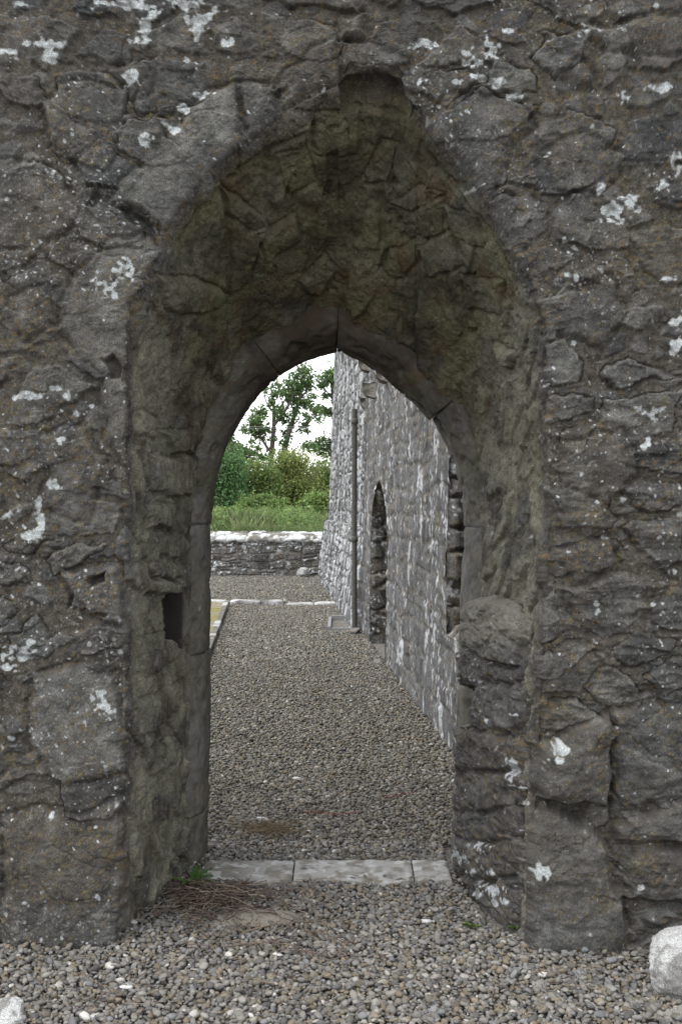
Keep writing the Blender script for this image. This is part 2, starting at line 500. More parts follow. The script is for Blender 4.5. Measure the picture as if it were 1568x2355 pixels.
def face_relief(X, Z):
    """relief (m) of a rubble face in its own plane; also stone mask and per-stone random numbers"""
    Y0 = np.zeros_like(X)
    wx = 0.05 * fbm(X, Y0, Z, 0.22, 5, 101, .6)
    wz = 0.05 * fbm(X, Y0 + 9, Z, 0.22, 5, 102, .6)
    F1, E, dx, dy, ids = voro((X + wx) / 0.25, (Z + wz) / 0.165, 11)
    m0 = 0.04 + 0.38 * ids[0]
    prof = sst(m0, m0 + 0.10, E)
    stone = sst(m0 - 0.02, m0 + 0.1, E)
    h = prof * (0.006 + 0.018 * ids[1]) + prof * (dx * (ids[2] - 0.5) + dy * (ids[3] - 0.5)) * 0.034
    # broken facets and open cracks
    K1, KE, kx, ky, kid = voro((X + wx * .5) / .085, (Z + wz * .5) / .05, 13)
    h = h + prof * (kx * (kid[0] - .5) * .022 + ky * (kid[1] - .5) * .018)
    crack = np.exp(-((E - m0 + .015) / .018) ** 2) * sst(.05, .45, fbm(X, Y0, Z, .25, 3, 109))
    h = h * .85 - .011 * crack
    # small pinning stones in the mortar
    G1, E2, gx, gy, id2 = voro((X - wz * 0.6) / 0.095, (Z + wx * 0.6) / 0.06, 12)
    p2 = sst(0.15, 0.4, E2) * (id2[0] > 0.5) * (1 - prof)
    h = h + p2 * (0.003 + 0.009 * id2[1])
    stone = np.maximum(stone, sst(0.15, 0.3, E2) * (id2[0] > 0.5))
    rid = np.where(prof > 0.05, ids[2], id2[2])
    rid2 = np.where(prof > 0.05, ids[3], id2[3])
    # bedding and broken faces
    bed = fbm(X + wz, Y0, Z * 5.0 + 0.5 * wx, 0.22, 4, 103)
    bedx = np.abs(fbm(X * 0.9 + wz, Y0 + 4, Z * 3.2 + X * 0.4, 0.16, 3, 104))
    return h, stone, rid, rid2, bed, bedx, prof


# ------------------------------------------------------------------ THE DOORWAY WALL
wall = tag(empty("doorway_wall", (0, D_FRONT, 0)), "dark lichen-spotted rubble wall around the big pointed doorway in the foreground", "wall")
WL = (0, D_FRONT, 0)

rx0, rx1, rz1 = W(-70, 0, D_FRONT)[0], W(1640, 0, D_FRONT)[0], W(0, -70, D_FRONT)[1]
ex0, ex1, ez1 = -3.6, 3.6, 4.3


def rect_curve(x0, x1, z1):
    zsp = W(0, 760, D_FRONT)[1]
    zb = OUTC[0, 1]
    lj = resample([(x0, zb), (x0, zsp)], NJ)
    la = resample([(x0, zsp), (x0, z1), (OUTC[IA, 0], z1)], NA)
    rj = resample([(x1, zb), (x1, zsp)], NJ)
    ra = resample([(x1, zsp), (x1, z1), (OUTC[IA, 0], z1)], NA)
    a = np.concatenate([lj, la[1:]])
    b = np.concatenate([rj, ra[1:]])
    return np.concatenate([a, b[::-1][1:]])


RC, EC = rect_curve(rx0, rx1, rz1), rect_curve(ex0, ex1, ez1)
kk = np.hanning(61); kk /= kk.sum()


def smc(c):
    p = np.pad(c, ((30, 30), (0, 0)), 'edge')
    r = np.stack([np.convolve(p[:, j], kk, 'valid') for j in (0, 1)], 1)
    r[0], r[-1] = c[0], c[-1]
    return r


RC = smc(RC)
NT_F, NT_R = 215, 235


def y3(c, y):
    return np.concatenate([c[:, :1], np.full((len(c), 1), y), c[:, 1:]], 1)


rows = []
back = BORD - INN_S * 0.03
rows.append(y3(back, D_BACK - 0.012))
rows.append(y3(EC, D_BACK - 0.012))
for t in np.linspace(0, 1, 90)[:-1]:
    rows.append(y3(lerp(EC, RC, t), D_FRONT))
n_pre = len(rows)
for t in np.linspace(0, 1, NT_F)[:-1]:
    tt = t * 0.75 + 0.25 * (1 - (1 - t) ** 2)
    rows.append(y3(lerp(RC, OUTC, tt), D_FRONT))
n_arr = len(rows)
END = BORD
for t in np.linspace(0, 1, NT_R):
    c = lerp(OUTC, END, t)
    rows.append(y3(c, lerp(D_FRONT, D_FRAME + 0.03, t)))
P = np.array(rows)                                    # (rows, NS, 3)
NR = len(P)
# round the arris between face and reveal
ksz = 5
kf = np.hanning(ksz + 2)[1:-1]; kf /= kf.sum()
a0, a1 = n_arr - 20, n_arr + 20
seg = P[a0 - ksz:a1 + ksz].copy()
sm = np.zeros((a1 - a0,) + P.shape[1:])
for j, w in enumerate(kf):
    sm += w * seg[ksz - ksz // 2 + j: ksz - ksz // 2 + j + (a1 - a0)]
P[a0:a1] = sm
# normals of the smooth body
du = np.gradient(P, axis=1)
dv = np.gradient(P, axis=0)
N = np.cross(dv, du)
# keep them steady across rows
for j in range(3):
    pass
N /= np.linalg.norm(N, axis=2)[..., None] + 1e-9
mid = N[n_pre + 50, NS // 4]
if mid[1] > 0:
    N = -N
X, Y, Z = (P[..., j].astype(f32) for j in range(3))
r_idx = np.arange(NR)[:, None] + np.zeros((1, NS), int)
is_face = (r_idx < n_arr)
tdepth = np.clip((r_idx - n_arr) / (NT_R - 1), 0, 1).astype(f32)      # 0 arris .. 1 frame
sm_face = sst(n_arr + 5, n_arr - 5, r_idx.astype(f32))                # 1 on the face
PXf = CX + FPX * X / D_FRONT
PYf = HY - FPX * (Z - CAMZ) / D_FRONT
left = (qs <= IA)[None, :] & np.ones((NR, 1), bool)

hf, stone, rid, rid2, bed, bedx, prof = face_relief(X, Z)
right_bed = sst(1180, 1330, PXf) * sst(500, 1400, PYf)
h_face = hf + (0.003 + 0.008 * right_bed) * bed + 0.005 * bedx * (0.4 + right_bed)
# traced stones
n_w1 = 12 * fbm(X, X * 0, Z, 0.12, 3, 201)
n_w2 = 12 * fbm(X, X * 0 + 3, Z, 0.12, 3, 202)
for i, (poly, hh, tone, tl) in enumerate(STONES):
    pa = np.array(poly, float)
    x0, y0 = pa.min(0) - 40
    x1, y1 = pa.max(0) + 40
    m = (PXf > x0) & (PXf < x1) & (PYf > y0) & (PYf < y1) & (r_idx >= n_pre) & (r_idx < n_arr + 60)
    if not m.any():
        continue
    sd = poly_sd(PXf[m] + n_w1[m], PYf[m] + n_w2[m], poly)
    bev = 14 if hh > 0 else 10
    pr = sst(-2, bev, sd)
    inner = hh * (0.72 + 0.28 * sst(0, 60, sd))
    v = h_face[m]
    h_face[m] = v * (1 - pr) + (inner + 0.35 * (v - 0.012)) * pr
    if hh > 0:   # a shrunk mortar line round it
        ring = np.exp(-((sd + 7) / 6.0) ** 2)
        h_face[m] -= 0.010 * ring
    st = stone[m]
    stone[m] = np.maximum(st * (1 - pr), pr)
    rid[m] = rid[m] * (1 - pr) + (0.35 + 0.3 * ((i * 37) % 10) / 10) * pr
    rid2[m] = rid2[m] * (1 - pr) + (tone * 0.9 + 0.08) * pr

# the reveal and vault: own coordinates along the arch (metres) and into the wall
s_m = np.where(left, sarc[None, :], (sarc[-1] - sarc)[None, :]).astype(f32)
s_m = s_m + np.where(left, 0, 40).astype(f32)
t_m = tdepth * 0.80
af = np.broadcast_to(archf[None, :], X.shape).astype(f32)
va = sst(0.1, 0.45, af)
w1 = 0.035 * fbm(s_m, t_m, X * 0, 0.18, 3, 301)
w2 = 0.035 * fbm(s_m, t_m, X * 0 + 5, 0.18, 3, 302)
# jamb blocks
Fj, Ej, jx, jy, jid = voro((s_m + w1) / 0.17, (t_m + w2) / 0.19 + 0.3, 21)
mj = 0.05 + 0.2 * jid[0]
pj = sst(mj, mj + 0.16, Ej)
h_j = pj * (0.002 + 0.018 * jid[1]) + pj * (jx * (jid[2] - .5) + jy * (jid[3] - .5)) * 0.03
# vault slabs on edge, running inwards
Fv, Ev, vx, vy, vid = voro((s_m + w1 + 0.25 * (t_m + w2) * np.sign(0.5 - (s_m > 20))) / 0.14, (t_m + w2) / 0.30, 22)
mv = 0.04 + 0.2 * vid[0]
pv = sst(mv, mv + 0.2, Ev)
h_v = pv * (0.003 + 0.017 * vid[1]) + pv * vx * (0.048 * (vid[2] - 0.25)) + pv * vy * 0.05 * (vid[3] - .5)
h_r = lerp(h_j, h_v, va)
st_r = lerp(sst(mj - .02, mj + .08, Ej), sst(mv - .02, mv + .08, Ev), va)
h_r = h_r + 0.007 * fbm(X, Y, Z, 0.16, 4, 310) + 0.006 * np.abs(fbm(X, Y, Z, 0.07, 3, 312))
rid_r = lerp(jid[2], vid[2], va)
rid2_r = lerp(jid[3], vid[3], va) * 0.85
# band of ring stones just inside the arris of the arch
band = sst(0.075, 0.06, t_m) * sst(0.15, 0.3, af)
h_r = h_r * (1 - 0.7 * band) + 0.014 * band - 0.012 * np.exp(-((t_m - 0.085) / 0.008) ** 2) * sst(0.15, 0.3, af)
# broken notch right of the apex
apx = CX + FPX * X / np.maximum(Y, 1)
# rebuilt rubble stub on the right, below shoulder height
Rmask = (~left)
zt = 1.135 + 0.03 * fbm(X, Y, Z * 0, 0.2, 3, 320) - 0.05 * sst(0.35, 0.0, tdepth)
stub = 0.0 * sst(0.012, -0.012, Z - zt)
Fs, Es, sx, sy, sid = voro((Z + 0.5 * w2) / 0.155, (t_m + w1) / 0.5 + 0.5, 23)
ps = sst(0.04, 0.16, Es)
amt = (0.068 + 0.030 * sid[0]) * (0.80 + 0.20 * ps) + ps * 0.03 * sx * (sid[1] - .5)
amt = amt * lerp(0.25, 1.0, sst(-0.02, 0.30, tdepth)) + 0.010 * fbm(X, Y, Z, 0.12, 4, 322)
h_r = h_r * (1 - stub * 0.5) + stub * amt
st_r = lerp(st_r, sst(0.03, 0.1, Es), stub)
rid_r = lerp(rid_r, sid[2], stub)
rid2_r = lerp(rid2_r, sid[3] * 0.8, stub)
# hollow left by a lost ring stone, right of the apex
notch = sst(.66, .72, af + .4 * w2) * sst(1.0, .97, af) * sst(.13, .05, tdepth + .8 * w1) * Rmask * (r_idx >= n_arr - 3)
h_r = h_r * (1 - notch) - 0.035 * notch
# socket beside the frame on the left
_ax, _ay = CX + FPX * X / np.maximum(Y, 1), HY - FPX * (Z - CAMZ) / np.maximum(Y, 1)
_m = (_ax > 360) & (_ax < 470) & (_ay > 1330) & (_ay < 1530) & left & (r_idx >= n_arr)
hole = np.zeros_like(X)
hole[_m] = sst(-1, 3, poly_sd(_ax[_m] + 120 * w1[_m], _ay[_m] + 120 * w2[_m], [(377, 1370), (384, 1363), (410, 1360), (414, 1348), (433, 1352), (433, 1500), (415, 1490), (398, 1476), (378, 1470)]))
groove = sst(0.86, 0.90, tdepth) * sst(0.975, 0.955, tdepth) * sst(0.55, 0.7, Z) * sst(1.36, 1.3, Z) * left * (r_idx >= n_arr)
# traced blocks and cracks of the reveal and vault (outline, relief, tone)
def vc(lst):
    return [(287.5 + .6235 * a, 143.8 + .6235 * b) for a, b in lst]


apy = HY - FPX * (Z - CAMZ) / np.maximum(Y, 1)
RV = [([(340, 1046), (366, 1046), (368, 1130), (342, 1132)], .032, .8), ([(375, 1052), (440, 1046), (440, 1140), (378, 1140)], .034, .85),
      ([(336, 1163), (396, 1160), (396, 1214), (338, 1216)], .024, .9), ([(352, 1228), (410, 1224), (409, 1280), (362, 1281)], .030, .85),
      ([(346, 1296), (412, 1292), (412, 1324), (350, 1326)], .018, .7), ([(340, 1334), (412, 1330), (410, 1366), (344, 1362)], .034, .75),
      ([(306, 1300), (338, 1290), (350, 1360), (335, 1368), (315, 1350)], .02, .5), ([(300, 1620), (360, 1600), (402, 1570), (406, 1640), (350, 1680), (305, 1690)], .022, .6),
      ([(310, 1480), (380, 1450), (400, 1520), (330, 1560)], .014, .6), ([(330, 1730), (400, 1700), (404, 1760), (345, 1790)], .016, .6),
      ([(372, 990), (440, 985), (440, 1035), (400, 1040)], .026, .7), ([(310, 950), (360, 960), (360, 1010), (312, 1000)], .018, .6),
      (vc([(360, 470), (430, 505), (505, 590), (460, 615), (380, 560)]), .034, .6), (vc([(955, 775), (985, 695), (1065, 645), (1105, 660), (1050, 775), (1005, 795)]), .040, .6),
      (vc([(885, 410), (945, 280), (1005, 300), (965, 430), (900, 445)]), .034, .55), (vc([(985, 520), (1100, 450), (1180, 475), (1060, 545)]), .03, .55),
      (vc([(120, 780), (300, 820), (380, 860), (330, 905), (200, 935), (150, 890)]), .042, .75), (vc([(650, 800), (740, 715), (780, 760), (720, 855), (670, 840)]), .032, .5),
      (vc([(1360, 1025), (1445, 1065), (1425, 1120), (1380, 1100)]), .04, .6), (vc([(930, 790), (955, 700), (975, 690), (970, 760)]), -.030, .2),
      (vc([(1262, 965), (1295, 970), (1290, 1005), (1265, 1000)]), -.035, .2), (vc([(560, 330), (660, 300), (700, 420), (600, 480)]), .02, .5),
      (vc([(1180, 520), (1300, 560), (1320, 680), (1210, 640)]), .02, .5), (vc([(280, 300), (400, 260), (420, 400), (330, 440)]), .015, .5),
      (vc([(690, 180), (860, 170), (850, 330), (700, 320)]), .022, .7), (vc([(1230, 780), (1400, 800), (1390, 920), (1260, 900)]), .022, .6),
      (vc([(480, 640), (620, 560), (650, 640), (520, 730)]), .03, .45), (vc([(1080, 680), (1200, 620), (1240, 740), (1120, 800)]), .028, .5)]
for poly, hv, tone in RV:
    pa = np.array(poly, float)
    m = (apx > pa[:, 0].min() - 20) & (apx < pa[:, 0].max() + 20) & (apy > pa[:, 1].min() - 20) & (apy < pa[:, 1].max() + 20) & (r_idx >= n_arr)
    sd = poly_sd(apx[m] + 220 * w1[m], apy[m] + 220 * w2[m], poly)
    p_ = sst(-1, 6, sd)
    v = h_r[m]
    h_r[m] = v * (1 - p_) + (hv * (.62 if hv > 0 and pa[:, 1].mean() < 760 else 1.0) * (.75 + .25 * sst(0, 25, sd)) + .3 * v) * p_ - (.008 * np.exp(-((sd + 4) / 4.) ** 2) if hv > 0 else 0)
    st_r[m] = np.maximum(st_r[m] * (1 - p_), p_)
    rid2_r[m] = lerp(rid2_r[m], tone, p_)
h_r = h_r - 0.07 * groove * (1 - hole)
fade_end = sst(1.0, 0.94, tdepth)
h_r = h_r * (0.25 + 0.75 * fade_end)
h_r = lerp(h_r, -0.30, hole)

hh = lerp(h_r, h_face, sm_face)
stone = lerp(st_r, stone, sm_face)
rid = lerp(rid_r, rid, sm_face)
rid2 = lerp(rid2_r, rid2, sm_face)
# small scale break-up everywhere, chipped arris
hh = hh + 0.0042 * fbm(X, Y, Z, 0.045, 5, 330, 0.7) + 0.0012 * vnoise(X / .006, Y / .006, Z / .006, 331) * (1 - 0.5 * stone)
hh = hh + 0.0035 * (1 - sm_face) * fbm(X, Y, Z, 0.035, 4, 337, .7) - .008 * (1 - sm_face) * sst(.45, .8, fbm(X, Y, Z, .05, 3, 338)) * sst(0, .3, fbm(X, Y, Z, .25, 2, 339))
pits = sst(0.42, 0.75, fbm(X, Y, Z, 0.03, 3, 332)) * (fbm(X, Y, Z, 0.3, 2, 333) > 0.1)
hh = hh - 0.006 * pits
chip = np.exp(-((r_idx - n_arr) / 9.0) ** 2)
hh = hh + chip * (0.009 * fbm(X, Y, Z, 0.10, 4, 334) - 0.004)
hh[:n_pre - 1] *= 0.0
Pd = P + N * hh[..., None]
# colour
wet = (1 - sm_face) * (0.25 + 0.75 * sst(-0.1, 0.35, af)) * (1 - 0.75 * stub) * sst(0.02, 0.14, tdepth)
wet = np.clip(wet + 0.4 * sst(0.85, 1.0, tdepth) * (1 - sm_face), 0, 1)
lich = blobs(PXf + n_w1 * .5, PYf + n_w2 * .5, WHITE) * 0.95
apy = HY - FPX * (Z - CAMZ) / np.maximum(Y, 1)
lich2 = blobs(apx, apy, [(b[0], b[1], b[2], b[3], (b[4] if len(b) > 4 else 1)) for b in WHITE if 1030 < b[0] < 1215 and b[1] > 1700])
lich = np.where(sm_face > 0.5, lich, lich2 * 0.95)
scat = sst(0.35, 0.8, fbm(X, Y, Z, 0.5, 3, 340)) * 0.08 + 0.0
lich = np.maximum(lich, scat)
och = np.maximum(blobs(PXf, PYf, OCHRE), 0.10 + 0.55 * fbm(X, Y, Z, 0.4, 3, 342))
tint = masonry_tint(X, Y, Z, stone, rid, rid2, wet, lich, och, 400, 1.0, np.where(sm_face > .5, 1.0, 0.25 + 0.5 * stub))
plast_lift = (1 - sm_face) * (1 - .62 * va) * (1 - hole) * sst(0, .12, tdepth)
plast_lift_col = np.array((.150, .143, .112), f32) * (1 + .22 * fbm(X, Y, Z, .05, 4, 350) + .25 * fbm(X, Y, Z, .3, 3, 351))[..., None]  # plaster colour, lightened to make up for weak light on the reveal
tint = lerp(tint, plast_lift_col, (.62 * plast_lift * sst(-.5, .3, fbm(X, Y, Z, .12, 3, 352)))[..., None])
fc = 1 + (np.array((.08, .085, .05), f32) * sm_face[..., None])
tint = tint * fc
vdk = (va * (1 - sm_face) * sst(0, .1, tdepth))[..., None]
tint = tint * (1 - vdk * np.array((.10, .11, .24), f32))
vpale = blobs(apx + 300 * w1, apy + 300 * w2, [(740, 290, 55, 40), (440, 610, 50, 70), (900, 420, 70, 50), (490, 870, 60, 70), (840, 610, 90, 40), (1150, 880, 60, 90), (660, 420, 70, 45), (1080, 560, 50, 60), (560, 500, 60, 40)])
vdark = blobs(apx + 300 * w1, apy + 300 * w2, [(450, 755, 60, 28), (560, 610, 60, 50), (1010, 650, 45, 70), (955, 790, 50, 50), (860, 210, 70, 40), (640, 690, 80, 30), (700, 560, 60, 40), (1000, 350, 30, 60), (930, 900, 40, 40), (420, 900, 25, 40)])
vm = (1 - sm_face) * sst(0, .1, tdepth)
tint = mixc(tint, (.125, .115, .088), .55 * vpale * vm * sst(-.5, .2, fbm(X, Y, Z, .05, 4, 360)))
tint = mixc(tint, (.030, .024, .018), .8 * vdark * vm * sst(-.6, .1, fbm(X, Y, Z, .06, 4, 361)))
tint = tint * (1 + .22 * vm * fbm(X, Y, Z, .02, 3, 362))[..., None]
tint = tint * (1 + vm[..., None] * np.array((.17, .175, .125), f32))
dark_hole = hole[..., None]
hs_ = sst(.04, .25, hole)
tint = mixc(tint, (.034, .029, .023), .85 * hs_)  # brown rubble inside the socket, its tone deepened in place of shade
tint = mixc(tint, (.05, .042, .032), .7 * groove * (1 - hs_))
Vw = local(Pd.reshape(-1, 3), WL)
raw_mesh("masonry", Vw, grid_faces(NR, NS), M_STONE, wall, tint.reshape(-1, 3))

# ------------------------------------------------------------------ dressed frame: separate stones
prof_pts = [(.235, D_FRAME), (.07, D_FRAME), (.040, D_FRAME + .032), (.012, D_FRAME + .078), (0, D_FRAME + .098), (0, D_BACK), (.235, D_BACK)]
pp = resample(prof_pts, 90, 3)


def frame_stone(i0, i1, name, seed, push=0.0, outer=None):
    step = 5
    idx = np.unique(np.concatenate([np.arange(i0, i1, step), [i1]]))
    c, n = INC[idx], INN_S[idx]
    L = np.concatenate([[0], np.cumsum(np.hypot(*np.diff(c, axis=0).T))])
    gap = 0.0008
    e = np.minimum(L, L[-1] - L)
    shr = 0.003 * np.exp(-e / 0.005)
    G = np.zeros((len(idx), len(pp), 3))
    for a in range(len(idx)):
        nn = pp[:, 0] + push
        G[a, :, 0] = c[a, 0] + n[a, 0] * nn
        G[a, :, 2] = c[a, 1] + n[a, 1] * nn
        G[a, :, 1] = pp[:, 1]
    # pull the ends apart by the joint
    tdir = np.gradient(c, axis=0)
    tdir /= np.linalg.norm(tdir, axis=1)[:, None]
    G[0, :, 0] += tdir[0, 0] * gap; G[0, :, 2] += tdir[0, 1] * gap
    G[-1, :, 0] -= tdir[-1, 0] * gap; G[-1, :, 2] -= tdir[-1, 1] * gap
    x, y, z = (G[..., j].astype(f32) for j in range(3))
    gn = np.cross(np.gradient(G, axis=1), np.gradient(G, axis=0))
    gn /= np.linalg.norm(gn, axis=2)[..., None] + 1e-9
    if gn[len(idx) // 2, 18][1] > 0:
        gn = -gn
    h = 0.006 * fbm(x, y, z, 0.12, 4, seed) + 0.0022 * fbm(x, y, z, 0.025, 4, seed + 3, .7) - 0.016 * sst(.35, .7, fbm(x, y, z, 0.09, 4, seed + 5)) - shr[:, None]
    h = h - 0.010 * sst(.25, .7, fbm(x, y, z, .05, 4, seed + 6)) * (np.abs(pp[:, 0] - .03) < .05)[None, :]
    G = G + gn * h[..., None]
    n1 = fbm(x, y, z, 0.16, 4, seed + 7)
    n2 = fbm(x, y, z, 0.05, 4, seed + 8)
    top = float(np.mean(archf[idx]))
    c0 = np.array((0.110, 0.104, 0.086), f32) * np.ones(x.shape + (1,), f32)
    c0 = mixc(c0, (0.135, 0.130, 0.120), sst(-.2, .5, n1))
    wetf = 0.25 + 0.65 * sst(0.0, 0.6, np.array([top]))[0]
    c0 = mixc(c0, (0.070, 0.047, 0.030), sst(.0, .55, n2 + 0.3 * n1) * wetf)
    c0 = mixc(c0, (0.065, 0.066, 0.034), sst(.15, .6, fbm(x, y, z, 0.13, 3, seed + 9)) * wetf * 0.8)
    c0 = mixc(c0, (0.025, 0.022, 0.018), sst(.35, .75, fbm(x, y, z, 0.11, 4, seed + 10)) * wetf * 0.8)
    c0 = mixc(c0, (0.34, 0.33, 0.30), sst(.75, .95, vnoise(x / .009, y / .009, z / .009, seed + 11)) * .5 * (1 - top))
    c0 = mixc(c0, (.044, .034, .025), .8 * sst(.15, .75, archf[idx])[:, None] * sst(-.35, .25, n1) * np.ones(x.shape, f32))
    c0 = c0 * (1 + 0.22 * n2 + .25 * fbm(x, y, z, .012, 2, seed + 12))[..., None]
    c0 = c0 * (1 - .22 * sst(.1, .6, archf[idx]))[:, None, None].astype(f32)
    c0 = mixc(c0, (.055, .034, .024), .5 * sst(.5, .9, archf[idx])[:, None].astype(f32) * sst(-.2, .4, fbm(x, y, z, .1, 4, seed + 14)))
    # jamb stone face seen through the socket: dark brown stone with shade painted in
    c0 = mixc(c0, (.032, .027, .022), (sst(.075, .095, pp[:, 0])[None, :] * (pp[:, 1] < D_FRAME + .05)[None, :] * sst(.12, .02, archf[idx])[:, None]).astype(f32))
    nr, nc = G.shape[:2]
    F = [grid_faces(nr, nc)]
    V = G.reshape(-1, 3)
    # end caps
    cap0 = np.arange(nc)[::-1][None, :]
    cap1 = (nr - 1) * nc + np.arange(nc)[None, :]
    close = np.stack([np.arange(nr - 1) * nc + nc - 1, np.arange(nr - 1) * nc, np.arange(1, nr) * nc, np.arange(1, nr) * nc + nc - 1], -1)[:, ::-1]
    F += [close, cap0, cap1]
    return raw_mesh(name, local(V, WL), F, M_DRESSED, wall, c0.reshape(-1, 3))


def at_py(py, right=False):
    """index of the opening curve on a jamb or arch side nearest a picture height"""
    z = CAMZ + (HY - py) / FPX * D_BACK
    rngi = np.arange(IA + 1) if not right else np.arange(IA, NS)
    return int(rngi[np.argmin(np.abs(INC[rngi, 1] - z))])


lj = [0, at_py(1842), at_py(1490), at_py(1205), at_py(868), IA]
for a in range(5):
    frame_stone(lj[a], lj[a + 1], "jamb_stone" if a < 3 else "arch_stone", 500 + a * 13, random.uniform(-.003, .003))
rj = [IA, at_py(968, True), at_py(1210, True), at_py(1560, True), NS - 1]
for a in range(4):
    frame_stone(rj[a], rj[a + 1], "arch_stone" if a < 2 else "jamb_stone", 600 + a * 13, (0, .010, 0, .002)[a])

# ------------------------------------------------------------------ broken pier of stacked rubble against the right jamb
pth = resample([(.80, 3.80), (.685, 3.775), (.645, 3.84), (.575, 4.10), (.505, 4.38), (.515, 4.43), (.60, 4.475)], 300, 5)
NZp = 400
zv = np.linspace(-.08, 1.0, NZp)
uu = np.linspace(0, 1, 300)
ztop = 1.155 - .055 * sst(.74, .80, uu) + .012 * fbm((uu * 1.0).astype(f32), (uu * 0).astype(f32), (uu * 0).astype(f32), .12, 3, 1001)
Gp = np.zeros((NZp + 40, 300, 3))
for k_ in range(NZp):
    zz_ = -.08 + (ztop + .08) * k_ / (NZp - 1)
    Gp[k_, :, 0] = pth[:, 0] - .03 * (1 - zz_ / 1.15)
    Gp[k_, :, 1] = pth[:, 1]
    Gp[k_, :, 2] = zz_
for k_ in range(40):
    q = (k_ + 1) / 40
    Gp[NZp + k_] = Gp[NZp - 1] + np.stack([q * .20 + 0 * ztop, q * .05 + 0 * ztop, .012 * np.sin(q * 3) + 0 * ztop], -1)
NP_ = np.cross(np.gradient(Gp, axis=1), np.gradient(Gp, axis=0))
NP_ /= np.linalg.norm(NP_, axis=2)[..., None] + 1e-9
if NP_[100, 150, 0] > 0:
    NP_ = -NP_
kq = np.hanning(17)[1:-1]; kq /= kq.sum()
for j in range(3):
    NP_[..., j] = np.apply_along_axis(lambda a_: np.convolve(np.pad(a_, 7, 'edge'), kq, 'valid'), 0, NP_[..., j])
xp, yp, zp = (Gp[..., j].astype(f32) for j in range(3))
up_ = (np.concatenate([[0], np.cumsum(np.hypot(*np.diff(pth, axis=0).T))])[None, :] + 0 * xp).astype(f32)
w1p = .03 * fbm(up_, zp, 0 * zp, .12, 4, 1010, .6)
w2p = .03 * fbm(up_, zp, 0 * zp + 4, .12, 4, 1011, .6)
F1, E, dx, dy, ids = voro((up_ + w1p) / .26, (zp + w2p) / .115, 101, .8)
mp = .04 + .2 * ids[0]
pr = sst(mp, mp + .10, E)
hp = pr * (.004 + .016 * ids[1]) + pr * (dx * (ids[2] - .5) + dy * (ids[3] - .35)) * .03 - .004
sp_ = sst(mp - .02, mp + .06, E)
r1p, r2p = ids[2].copy(), ids[3].copy()
ppx, ppy = CX + FPX * xp / yp, HY - FPX * (zp - CAMZ) / yp
for i, (poly, hh_, tone) in enumerate([
        ([(1066, 1380), (1210, 1380), (1203, 1480), (1188, 1535), (1120, 1520), (1062, 1490)], .040, .97),
        ([(1040, 1488), (1120, 1525), (1190, 1542), (1196, 1570), (1040, 1562)], .022, .6),
        ([(1030, 1572), (1082, 1570), (1078, 1668), (1030, 1676)], -.075, .3),
        ([(1085, 1580), (1212, 1576), (1214, 1672), (1150, 1690), (1084, 1668)], .028, .55),
        ([(1040, 1690), (1090, 1676), (1214, 1700), (1206, 1765), (1130, 1775), (1040, 1772)], .034, .5),
        ([(1040, 1785), (1215, 1778), (1206, 1845), (1100, 1868), (1040, 1860)], .026, .45),
        ([(1030, 1868), (1100, 1874), (1207, 1852), (1210, 1925), (1090, 1938), (1030, 1915)], .022, .5),
        ([(1020, 1930), (1120, 1940), (1205, 1932), (1196, 2012), (1130, 2022), (1020, 2005)], .030, .45),
        ([(1030, 2018), (1120, 2030), (1197, 2020), (1200, 2160), (1120, 2160), (1030, 2080)], .020, .4)]):
    sd = poly_sd(ppx + w1p * 260, ppy + w2p * 260, poly)
    p_ = sst(-2, 9, sd)
    hp = hp * (1 - p_) + ((.55 * hh_ if hh_ > 0 else hh_) * (.85 + .15 * sst(0, 40, sd)) + .6 * hp) * p_ - (.005 * np.exp(-((sd + 4) / 4.) ** 2) if hh_ > 0 else 0)
    sp_ = np.maximum(sp_ * (1 - p_), p_)
    r1p = lerp(r1p, .2 + .6 * ((i * 37) % 10) / 10, p_)
    r2p = lerp(r2p, tone * .95, p_)
hp = hp + .006 * fbm(xp, yp, zp * 1.8, .11, 4, 1020) + .004 * fbm(xp, yp, zp, .04, 4, 1021, .65) - .010 * sst(.3, .7, np.abs(fbm(xp, yp, zp * 2.4, .13, 3, 1022)))
lp = blobs(ppx, ppy, [b for b in WHITE if b[0] < 1215 and b[0] > 1000 and b[1] > 1650]) * .95
tp = masonry_tint(xp, yp, zp, sp_, r1p, r2p, 0 * xp, np.maximum(lp, .06), np.maximum(blobs(ppx, ppy, [(1120, 1720, 70, 120, .9), (1130, 1950, 60, 60, .9)]), .35), 1030)
tp = mixc(tp, (.150, .140, .115), .65 * sst(1520, 1440, ppy))
raw_mesh("broken_pier", local((Gp + NP_ * hp[..., None]).reshape(-1, 3), WL), grid_faces(NZp + 40, 300), M_STONE, wall, tp.reshape(-1, 3))

